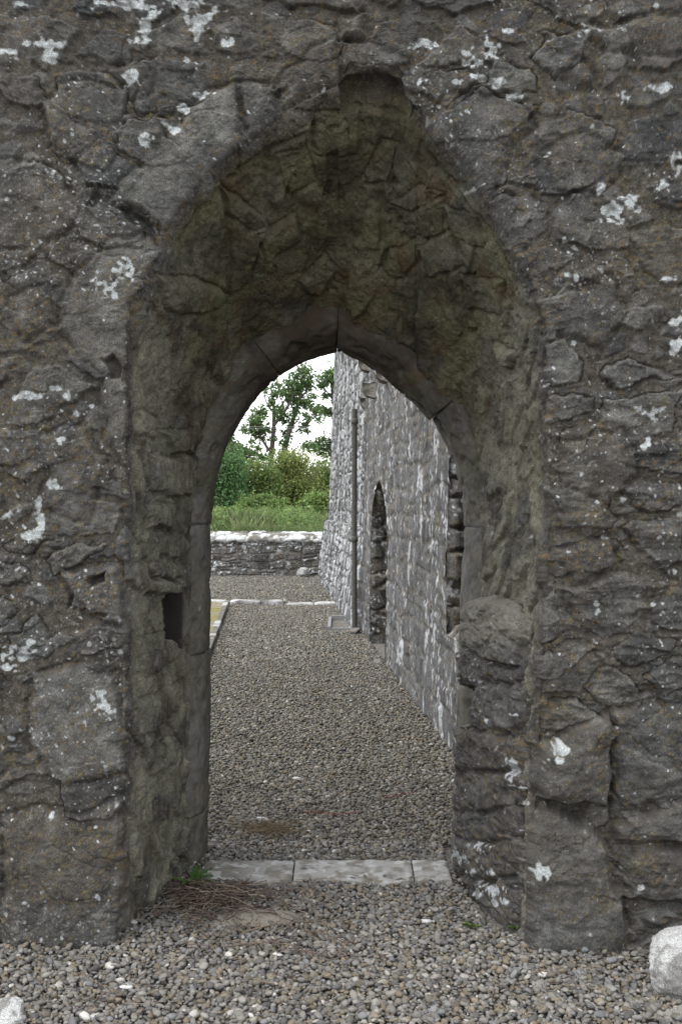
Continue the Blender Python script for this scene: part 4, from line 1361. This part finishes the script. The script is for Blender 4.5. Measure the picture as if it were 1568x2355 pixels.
# ------------------------------------------------------------------ kerb line and the mossy plot on the left
kerb = tag(empty("kerb_row", (-1.5, 16.55, 0)), "row of white lichened kerbstones across the gravel in mid distance", "kerb")
x = -4.0
kr = 0
while x < -.05:
    L_ = random.uniform(.35, .75)
    hgt = .045 if x < -1.1 else random.uniform(.0, .02)
    v, f = ico(3)
    q = np.sign(v) * np.abs(v) ** .45
    qx, qy, qz = (q[:, j].astype(f32) for j in range(3))
    q = q * (1 + .05 * fbm(qx + x, qy, qz, .5, 3, 960))[:, None] * np.array((L_ / 2 - .01, .10, .07))
    c = np.ones((len(q), 3), f32) * np.array((.42, .42, .41), f32)
    c = mixc(c, (.14, .13, .12), sst(-.2, .35, fbm((q[:, 0] + x).astype(f32), q[:, 1].astype(f32), q[:, 2].astype(f32), .2, 4, 961)))
    raw_mesh("kerbstone", q + np.array((x + L_ / 2 + 1.5, random.uniform(-.02, .02), hgt - .04)), f, M_FARSTONE, kerb, c)
    x += L_
plot = tag(empty("mossy_plot", (-2.2, 13, 0)), "mossy yellow-green paved plot with stone edging left of the path", "plot")
PLL = np.array((-2.2, 13, 0))
ya = np.linspace(9.0, 16.42, 240)
ua = np.linspace(0, 1, 90)
UU, YY = np.meshgrid(ua, ya)
XX = lerp(-5.5, plot_edge(YY) - .07, UU)
xf, yf = XX.astype(f32), YY.astype(f32)
n = fbm(xf, yf, xf * 0, .3, 4, 970)
joint = np.minimum(np.abs(((xf + 20) / .7) % 1 - .5), np.abs((yf / .6) % 1 - .5))
t = np.ones(XX.shape + (3,), f32) * np.array((.20, .185, .15), f32)
t = mixc(t, (.19, .165, .055), sst(-.4, .2, n))
t = mixc(t, (.05, .05, .03), sst(.03, .0, joint))
raw_mesh("mossy_paving", np.stack([XX, YY, .05 + .015 * n - .02 * sst(.03, 0, joint)], -1).reshape(-1, 3) - PLL, grid_faces(240, 90), M_FARSTONE, plot, t.reshape(-1, 3))
pe = resample([(-.085, .0), (-.08, .07), (-.0, .07), (.0, -.06)], 40, 2)
YY = np.broadcast_to(ya[:, None], (240, 40))
XX = plot_edge(YY) + pe[None, :, 0]
ZZ = np.broadcast_to(pe[None, :, 1], YY.shape)
xf, yf, zf = (np.ascontiguousarray(q).astype(f32) for q in (XX, YY, ZZ))
n = fbm(xf, yf, zf, .15, 4, 975)
jt = np.abs((yf / .8) % 1 - .5)
t = np.array((.13, .122, .10), f32) * (1 + .35 * n)[..., None]
t = mixc(t, (.42, .42, .41), sst(.45, .6, fbm(xf, yf, zf, .3, 3, 977)) * .8)
t = mixc(t, (.05, .045, .035), sst(.02, 0, jt))
raw_mesh("edging", np.stack([XX, YY, ZZ + .008 * n - .015 * sst(.02, 0, jt)], -1).reshape(-1, 3) - PLL, grid_faces(240, 40, True), M_FARSTONE, plot, t.reshape(-1, 3))


# ------------------------------------------------------------------ twigs, weeds, threads
def many(parts):
    off, a, b, c = 0, [], [], []
    for V, F, C in parts:
        a.append(V); b.append(F + off); c.append(C)
        off += len(V)
    return np.concatenate(a), np.concatenate(b), np.concatenate(c)


def twig(px, py, ln, r, z=0.014, ang=None):
    x, y, _ = gpos(px, py)
    a = random.uniform(0, math.pi) if ang is None else ang
    n = 5
    q = np.linspace(-.5, .5, n)
    bend = random.uniform(-.15, .15) * ln
    pth = np.stack([x + np.cos(a) * q * ln - np.sin(a) * bend * (q * q * 4), y + np.sin(a) * q * ln + np.cos(a) * bend * (q * q * 4), z + random.uniform(-.04, .04) * ln * q * 2 + random.uniform(0, .012)], -1)
    pth += np.array([[random.uniform(-1, 1) * ln * .02 for _ in range(3)] for _ in range(n)])
    pth[:, 2] = np.maximum(pth[:, 2], .010)
    V, F = tube(pth, np.linspace(r, r * .6, n), 5)
    c = np.array(random.choice([(.105, .072, .054), (.14, .105, .08), (.085, .066, .055), (.19, .155, .12), (.07, .05, .042)])) * random.uniform(.8, 1.2)
    return V, F, np.tile(c, (len(V), 1))


tw_ = []
for _ in range(330):
    px = min(max(random.gauss(480, 70), 330), 700)
    py = 2048 + abs(random.gauss(0, 34)) + max(0, (px - 470)) * -.02
    tw_.append(twig(px, py, random.uniform(.05, .2), random.uniform(.0012, .0032), .018 + .016 * random.random()))
for _ in range(90):
    tw_.append(twig(random.uniform(420, 800), random.uniform(2060, 2230), random.uniform(.04, .16), random.uniform(.001, .0026), .022))
for _ in range(40):
    tw_.append(twig(random.uniform(500, 1000), random.uniform(1800, 2000), random.uniform(.05, .16), random.uniform(.0012, .0025), .024))
for _ in range(45):
    tw_.append(twig(random.uniform(150, 1350), random.uniform(2180, 2340), random.uniform(.03, .12), random.uniform(.001, .0024), .024))
V, F, C = many(tw_)
tag(raw_mesh("twig_litter", V, F, M_TWIG, None, C), "brown dead twigs heaped beside the left jamb and strewn about", "twigs", kind="stuff")
# dry grass patch on the path
tw_ = []
for _ in range(260):
    px, py = random.gauss(620, 32), random.gauss(1920, 9)
    V, F, C = twig(px, py, random.uniform(.03, .09), .0009, .02 + .012 * random.random(), random.gauss(.1, .6))
    tw_.append((V, F, np.tile(np.array((.175, .128, .075)) * random.uniform(.7, 1.2), (len(V), 1))))
V, F, C = many(tw_)
tag(raw_mesh("dry_grass_patch", V, F, M_TWIG, None, C), "flattened patch of dry straw-brown grass lying on the path", "dry grass")
for pts, lab in [([(700, 1878), (745, 1880), (770, 1885), (800, 1882), (830, 1878)], "thin red thread on the gravel in mid path, nearer of two"),
                 ([(880, 1845), (905, 1842), (925, 1836), (950, 1834), (958, 1828)], "thin red thread on the gravel near the right jamb")]:
    pth = np.array([np.array(gpos(a, b)) + (0, 0, .024) for a, b in pts])
    pth = np.stack([np.interp(np.linspace(0, 4, 17), np.arange(5), pth[:, j]) for j in range(3)], -1)
    pth[:, 2] += rng.uniform(-.003, .003, 17)
    V, F = tube(pth, .0014, 5)
    tag(raw_mesh("red_thread", V, F, M_TWIG, None, np.tile(np.array((.30, .05, .045)), (len(V), 1))), lab, "thread", "red threads on the path")


def weed(px, py, n, ln, label, seed, colr=(.075, .16, .03)):
    r = random.Random(seed)
    x, y, _ = gpos(px, py)
    e = tag(empty("weed", (x, y, 0)), label, "weed")
    parts = []
    for i in range(n):
        a = r.uniform(0, 2 * math.pi)
        l_ = ln * r.uniform(.5, 1.1)
        m = 9
        q = np.linspace(0, 1, m)
        wv = l_ * .14 * np.sin(np.pi * np.clip(q * .95 + .05, 0, 1)) ** .7 * (1 + .45 * np.sign(np.sin(q * 22)))
        up = r.uniform(.3, .9)
        cx = np.cos(a) * q * l_
        cy = np.sin(a) * q * l_
        cz = .012 + l_ * up * q * (1 - .62 * q)
        s = np.stack([-np.sin(a) * wv, np.cos(a) * wv, 0 * wv], -1)
        cc = np.stack([cx, cy, cz], -1)
        V = np.concatenate([cc - s + np.array((0, 0, .004)), cc, cc + s + np.array((0, 0, .004))])
        F = []
        for k2 in range(m - 1):
            F += [(k2, k2 + 1, m + k2 + 1, m + k2), (m + k2, m + k2 + 1, 2 * m + k2 + 1, 2 * m + k2)]
        parts.append((V, np.array(F), np.tile(np.array(colr) * r.uniform(.7, 1.35), (len(V), 1))))
    V, F, C = many(parts)
    raw_mesh("leaves", V, F, M_LEAF, e, C)
    V, F = tube([(0, 0, -.02), (0, 0, .02)], .004, 6)
    raw_mesh("root_crown", V, F, M_LEAF, e, np.full((len(V), 3), .07))


weed(440, 2042, 12, .11, "green toothed-leaf weed growing at the foot of the left jamb", 1)
weed(1085, 2140, 16, .035, "tiny moss-green tuft at the base of the right rubble stub", 2, (.09, .14, .03))
weed(1188, 2143, 18, .04, "little green tuft between the right stub and the round-topped stone", 3, (.08, .13, .03))


# ------------------------------------------------------------------ vegetation beyond the wall
def leaf_quads(cen, size, r, cols, up=0.35):
    """one bent leaf spray per point"""
    n = len(cen)
    a = r.normal(0, 1, (n, 3)); a /= np.linalg.norm(a, axis=1)[:, None]
    b = r.normal(0, 1, (n, 3)); b[:, 2] += up
    b -= a * (a * b).sum(1)[:, None]
    b /= np.linalg.norm(b, axis=1)[:, None] + 1e-9
    nn = np.cross(a, b)
    s = size[:, None]
    V = np.stack([cen - a * s * .5 + nn * s * .08, cen - b * s * .28, cen + a * s * .5 + nn * s * .08, cen + b * s * .28], 1)
    F = np.arange(n * 4).reshape(n, 4)
    return V.reshape(-1, 3), F, np.repeat(cols, 4, 0)


def limb(pts_px, d, r0, r1, r, jit=.3):
    p = np.array([(W(a, b, d)[0], 0, W(a, b, d)[1]) for a, b in pts_px])
    q = resample(p[:, [0, 2]], max(6, len(p) * 4), 2)
    yy = d + np.cumsum(r.normal(0, .12, len(q)))
    return tube(np.stack([q[:, 0], yy, q[:, 1]], -1), np.linspace(r0, r1, len(q)), 8)


def picture_tree(name, label, d, limbs, clusters, seed, col, leaf, group, spread=1.0, dens=1.0):
    """limbs: (polyline, r0, r1); clusters: (px, py, r_px, kind) kind 1 = dense dark ivy"""
    r = np.random.default_rng(seed)
    bx, bz = W(*limbs[0][0][0], d)
    e = tag(empty(name, (bx, d, 0)), label, "tree", group)
    L = np.array((bx, d, 0))
    parts = []
    for pts, r0, r1 in limbs:
        V, F = limb(pts, d, r0, r1, r)
        parts.append((V, F, np.tile(np.array((.075, .066, .052)), (len(V), 1))))
    allp = np.array([p_ for pts, _, _ in limbs for p_ in resample(pts, 30)])
    for (px, py, rp, kd) in clusters:      # a thin bough out to every spray of leaves
        if kd:
            continue
        k_ = np.argmin((allp[:, 0] - px) ** 2 + (allp[:, 1] - py - rp * .5) ** 2)
        a_ = allp[k_]
        for q_ in range(3):
            tx, ty = px + r.normal(0, rp * .55), py + r.normal(0, rp * .55)
            V, F = limb([tuple(a_), ((a_[0] + tx) / 2 + r.normal(0, 2), (a_[1] + ty) / 2 + r.normal(0, 2) + 1.5), (tx, ty)], d, .035, .012, r)
            parts.append((V, F, np.tile(np.array((.075, .066, .052)), (len(V), 1))))
    V, F, C = many(parts)
    raw_mesh("trunk", V - L, F, M_BARK, e, C)
    cen, sz, cl = [], [], []
    iv_c, iv_s, iv_l = [], [], []
    for (px, py, rp, kd) in clusters:
        x, z = W(px, py, d)
        rr = rp / FPX * d
        yy = d + r.normal(0, .8) * spread
        area = math.pi * rr * rr
        n = int(area / (leaf * leaf * .28) * (2.6 if kd else 5.0) * dens)
        g_ = r.normal(0, 1, (n, 3))
        g_ /= np.linalg.norm(g_, axis=1)[:, None]
        rad = rr * r.uniform(.2, 1.0, (n, 1)) ** .5
        lump = 1 + .35 * np.sin(g_[:, :1] * 5 + px) * np.cos(g_[:, 2:] * 4 + py)
        p = g_ * rad * lump
        # gather into sprays
        ns = max(3, n // 14)
        spr = r.normal(0, 1, (ns, 3)); spr = spr / np.linalg.norm(spr, axis=1)[:, None] * rr * r.uniform(.2, 1.05, (ns, 1))
        if not kd:
            p = spr[r.integers(0, ns, n)] + r.normal(0, rr * .31 + .06, (n, 3))
        p[:, 2] *= .85
        p += np.array((x, yy, z))
        tone = r.uniform(.65, 1.35, (n, 1)) * r.uniform(.85, 1.15)
        if kd:
            iv_c.append(p); iv_s.append(leaf * r.uniform(.6, 1.1, n)); iv_l.append(np.array((.060, .115, .038)) * tone)
        else:
            cen.append(p); sz.append(leaf * r.uniform(.6, 1.3, n)); cl.append(np.array(col) * tone * (1 + r.normal(0, .08, (n, 3))))
    V, F, C = leaf_quads(np.concatenate(cen), np.concatenate(sz), r, np.concatenate(cl))
    raw_mesh("crown", V - L, F, M_LEAF, e, C, smooth=False)
    if iv_c:
        V, F, C = leaf_quads(np.concatenate(iv_c), np.concatenate(iv_s), r, np.concatenate(iv_l))
        raw_mesh("ivy", V - L, F, M_LEAF, e, C, smooth=False)
    return e


def cp(lst):      # traced on an enlargement of the picture
    return [(460 + a * .22, 776.3 + b * .22) for a, b in lst]


def cc_(lst):
    return [(460 + q[0] * .22, 776.3 + q[1] * .22, q[2] * .22, q[3] if len(q) > 3 else 0) for q in lst]


DT = 70.0
picture_tree("ash_tree", "tall ivy-clad ash with two forking stems, in full view beyond the hedge", DT,
             [(cp([(720, 1900), (740, 1240), (770, 940), (765, 760), (770, 600), (740, 530)]), .30, .06),
              (cp([(780, 910), (900, 770), (980, 640), (960, 550)]), .13, .05),
              (cp([(840, 1900), (880, 1150), (960, 900), (1020, 700), (1060, 620), (1060, 480), (1110, 330)]), .30, .06),
              (cp([(720, 1180), (640, 1050), (560, 960), (520, 900)]), .11, .04),
              (cp([(745, 760), (700, 690), (670, 620)]), .06, .03),
              (cp([(1000, 990), (1080, 920), (1120, 960)]), .07, .03),
              (cp([(770, 820), (850, 720), (900, 600), (870, 540)]), .07, .03),
              (cp([(1040, 640), (1110, 560), (1150, 470)]), .07, .03),
              (cp([(620, 1010), (600, 900), (600, 800)]), .06, .03)],
             cc_([(1080, 350, 80), (1150, 400, 60), (980, 400, 50), (1000, 540, 90), (1060, 470, 80), (1130, 490, 60), (850, 560, 75), (780, 600, 55), (930, 640, 80), (1130, 700, 70), (1200, 760, 45), (1130, 840, 50),
                  (600, 800, 80), (530, 880, 75), (650, 770, 50), (480, 970, 45), (620, 900, 75), (690, 960, 60), (640, 1020, 70), (545, 980, 50), (820, 760, 70), (860, 830, 60), (740, 690, 45), (700, 560, 35), (1090, 930, 50), (1110, 970, 35), (1240, 780, 45), (520, 1095, 25),
                  (800, 480, 40), (930, 470, 45), (1180, 620, 40),
                  (1040, 630, 75, 1), (1015, 720, 75, 1), (975, 810, 80, 1), (940, 900, 85, 1), (905, 1000, 80, 1), (880, 1090, 75, 1), (870, 1180, 70, 1), (755, 1060, 45, 1), (740, 1160, 55, 1), (735, 1250, 60, 1), (770, 950, 35, 1), (1080, 700, 50, 1)]),
             11, (.125, .195, .075), .27, "trees beyond the hedge")
picture_tree("ash_tree", "ivy-clad ash partly hidden behind the tall ruin wall's far corner", DT + 3,
             [(cp([(1400, 1900), (1420, 1240), (1430, 900), (1400, 720), (1370, 560), (1390, 400)]), .28, .05),
              (cp([(1430, 860), (1500, 700), (1560, 560), (1600, 420)]), .16, .05),
              (cp([(1425, 900), (1380, 800), (1300, 720), (1250, 690)]), .08, .03),
              (cp([(1390, 650), (1330, 560), (1270, 500)]), .07, .03)],
             cc_([(1400, 400, 95), (1330, 400, 60), (1470, 350, 65), (1300, 480, 65), (1250, 520, 45), (1400, 530, 75), (1450, 620, 70), (1300, 600, 45), (1270, 740, 65), (1350, 770, 55), (1430, 760, 45), (1240, 810, 45), (1550, 420, 100), (1600, 600, 100), (1650, 500, 110), (1560, 750, 90),
                  (1340, 1080, 65), (1290, 1050, 40), (1220, 1130, 55), (1090, 1110, 50), (1150, 1120, 50), (1280, 1180, 60), (1190, 1190, 45),
                  (1425, 930, 45, 1), (1425, 1010, 50, 1), (1410, 1110, 80, 1), (1380, 1200, 90, 1), (1440, 1280, 90, 1), (1550, 1150, 90, 1)]),
             12, (.12, .19, .075), .27, "trees beyond the hedge")
picture_tree("field_maple", "lower spreading tree behind the left end of the hedge", DT + 8,
             [(cp([(350, 1900), (370, 1500), (400, 1250), (440, 1160)]), .2, .06), (cp([(380, 1400), (300, 1200), (330, 1080)]), .12, .05), (cp([(390, 1350), (500, 1250), (580, 1200)]), .1, .04)],
             cc_([(440, 1160, 65), (380, 1190, 75), (325, 1060, 40), (345, 1120, 50), (480, 1230, 60), (560, 1210, 50), (610, 1165, 40), (630, 1240, 60), (300, 1200, 90), (230, 1100, 80), (180, 1000, 100), (250, 1250, 100), (400, 1290, 90), (540, 1290, 70), (100, 1150, 130)]),
             13, (.115, .185, .07), .29, "trees beyond the hedge")


def bush(name, label, x, y, z0, rx, rz, seed, col, leaf, n_l, group, stems=True):
    r = np.random.default_rng(seed)
    e = tag(empty(name, (x, y, z0)), label, "bush", group)
    lumps = []
    for i in range(46):
        a = r.uniform(0, 2 * np.pi)
        hgt = r.uniform(.05, 1.0)
        w_ = math.sqrt(max(0.05, 1 - (hgt - .3) ** 2 / .55))
        q = r.uniform(.25, 1.0) ** .6
        lumps.append((np.cos(a) * rx * w_ * q, np.sin(a) * rx * .55 * w_ * q, hgt * rz * .93, r.uniform(.13, .26) * rz, r.uniform(.8, 1.22)))
    cen, sz, cl = [], [], []
    per = n_l // len(lumps)
    for lx, ly, lz, lr, tone in lumps:
        g_ = r.normal(0, 1, (per, 3)); g_ /= np.linalg.norm(g_, axis=1)[:, None]
        p = g_ * lr * r.uniform(.35, 1.12, (per, 1)) ** .6 * np.array((1.15, 1, .9)) + np.array((lx, ly, lz))
        p = p[p[:, 2] > 0]
        cen.append(p); sz.append(leaf * r.uniform(.6, 1.35, len(p)))
        cl.append(np.array(col) * tone * r.uniform(.7, 1.35, (len(p), 1)) * (1 + r.normal(0, .09, (len(p), 3))))
    # long shoots above
    for i in range(34):
        a = r.uniform(-1, 1) * rx
        m = 12
        q = np.linspace(0, 1, m)[:, None]
        p = np.array((a, r.uniform(-.4, .1) * rx, rz * r.uniform(.55, .95))) + q * np.array((r.uniform(-.2, .2) * rx * .6, 0, rz * r.uniform(.12, .3))) + r.normal(0, .05, (m, 3))
        cen.append(p); sz.append(leaf * r.uniform(.6, 1.1, m)); cl.append(np.array(col) * 1.15 * r.uniform(.8, 1.3, (m, 1)) * np.ones((1, 3)))
    V, F, C = leaf_quads(np.concatenate(cen), np.concatenate(sz), r, np.clip(np.concatenate(cl), .01, .5))
    raw_mesh("foliage", V, F, M_LEAF, e, C, smooth=False)
    parts = []
    for i in range(16):
        a = r.uniform(0, 2 * np.pi)
        q = r.uniform(.3, .95)
        top = np.array((np.cos(a) * rx * q, np.sin(a) * rx * .5 * q, rz * r.uniform(.5, .9)))
        pth = np.array([np.array((top[0] * .1, top[1] * .1, -.2)), top * .4 + r.normal(0, .1, 3), top * .75 + r.normal(0, .1, 3), top])
        V, F = tube(pth, [.07, .05, .03, .015], 6)
        parts.append((V, F, np.tile(np.array((.16, .145, .115)), (len(V), 1))))
    V, F, C = many(parts)
    raw_mesh("stems", V, F, M_BARK, e, C)
    return e


def bush_px(name, label, px, top, d, rx_px, seed, col, leaf, n_l, group="bushes of the hedge beyond the low wall"):
    x, zt_ = W(px, top, d)
    return bush(name, label, x, d, .45, rx_px / FPX * d, zt_ - .45, seed, col, leaf, n_l, group)


HAW = (.185, .225, .070)
bush_px("hawthorn_bush", "broad yellow-green hawthorn, tallest bush in the middle of the hedge", 675, 1046, 46, 62, 21, HAW, .13, 17000)
bush_px("hawthorn_bush", "yellow-green hawthorn at the right end of the hedge by the ruin", 752, 1062, 47, 46, 22, (.155, .205, .066), .13, 11000)
bush_px("hawthorn_bush", "mid green hawthorn between the dark bush and the tallest one", 590, 1072, 45, 50, 23, (.150, .205, .066), .13, 12000)
bush_px("elder_bush", "darker blue-green bush at the left end of the hedge", 512, 1050, 43, 42, 24, (.095, .175, .065), .13, 15000)
bush_px("elder_bush", "dark green bush half hidden behind the doorway's left jamb", 400, 1040, 44, 90, 25, (.09, .165, .06), .14, 9000)
bush_px("bramble_bush", "low bright green bramble mound in front of the hedge on the right", 735, 1140, 38, 48, 26, (.165, .235, .075), .12, 8000)
bush_px("bramble_bush", "low green bramble mound in front of the hedge at centre left", 600, 1145, 38, 60, 27, (.155, .225, .072), .12, 9000)

# rank grass and nettles on the bank behind the wall
r = np.random.default_rng(91)
n = 34000
x = r.uniform(-6.2, 1.2, n)
y = r.uniform(25.2, 31.5, n)
b0 = np.interp(y, [24.0, 24.9, 27, 32], [-.3, .35, .6, .7])
hgt = (.45 + .42 * (0.5 + 0.5 * fbm(x.astype(f32), y.astype(f32), (x * 0).astype(f32), 1.3, 3, 95))) * r.uniform(.5, 1.15, n)
lean = r.normal(0, .18, (n, 2))
wd = r.uniform(.008, .022, n)
a = r.uniform(0, np.pi, n)
sx_, sy_ = np.cos(a) * wd, np.sin(a) * wd
p0 = np.stack([x, y, b0 - .05], -1)
p1 = np.stack([x + lean[:, 0] * .4 * hgt, y + lean[:, 1] * .4 * hgt, b0 + hgt * .6], -1)
p2 = np.stack([x + lean[:, 0] * 1.5 * hgt, y + lean[:, 1] * 1.5 * hgt, b0 + hgt], -1)
s = np.stack([sx_, sy_, 0 * sx_], -1)
V = np.stack([p0 - s, p0 + s, p1 + s * .9, p1 - s * .9, p2], 1).reshape(-1, 3)
i5 = np.arange(n)[:, None] * 5
c = np.where(r.uniform(0, 1, (n, 1)) < .22, np.array([[.33, .32, .19]]), np.array([[.175, .245, .09]])) * r.uniform(.7, 1.3, (n, 1))
c = c * (.85 + .5 * fbm(x.astype(f32), y.astype(f32), (x * 0).astype(f32), .8, 3, 98))[:, None].clip(.45, 1.4)
C = np.repeat(c, 5, 0)
# leafy nettles among it
m = 22000
x2, y2 = r.uniform(-6.2, 1.2, m), r.uniform(25.4, 31.5, m)
cl2 = fbm(x2.astype(f32), y2.astype(f32), (x2 * 0).astype(f32), 1.1, 3, 97)
z2 = np.interp(y2, [24.0, 24.9, 27, 32], [-.3, .35, .6, .7]) + (.25 + .5 * np.clip(.5 + cl2, 0, 1.2)) * r.uniform(.4, 1.1, m)
V2, F2, C2 = leaf_quads(np.stack([x2, y2, z2], -1), r.uniform(.05, .12, m), r, np.array([[.165, .24, .08]]) * r.uniform(.65, 1.35, (m, 1)))
o = raw_mesh("rank_grass", np.concatenate([V, V2]), [np.concatenate([i5 + np.array([[0, 1, 2, 3]]), F2 + len(V)]), i5 + np.array([[3, 2, 4]])], M_LEAF, None, np.concatenate([C, C2]), smooth=False)
tag(o, "tall rank grass and nettles growing just beyond the low wall", "grass", kind="stuff")

# overhead wires crossing in front of the trees
for py, lab in ((982, "upper of two thin overhead wires crossing before the trees"), (985.5, "lower of two thin overhead wires crossing before the trees")):
    z = W(0, py, 64)[1]
    pth = [(xx, 64, z + .0006 * xx * xx) for xx in np.linspace(-40, 40, 21)]
    V, F = tube(pth, .012, 6)
    tag(raw_mesh("overhead_wire", V, F, M_METAL, None, np.full((len(V), 3), .25)), lab, "wire", "overhead wires")
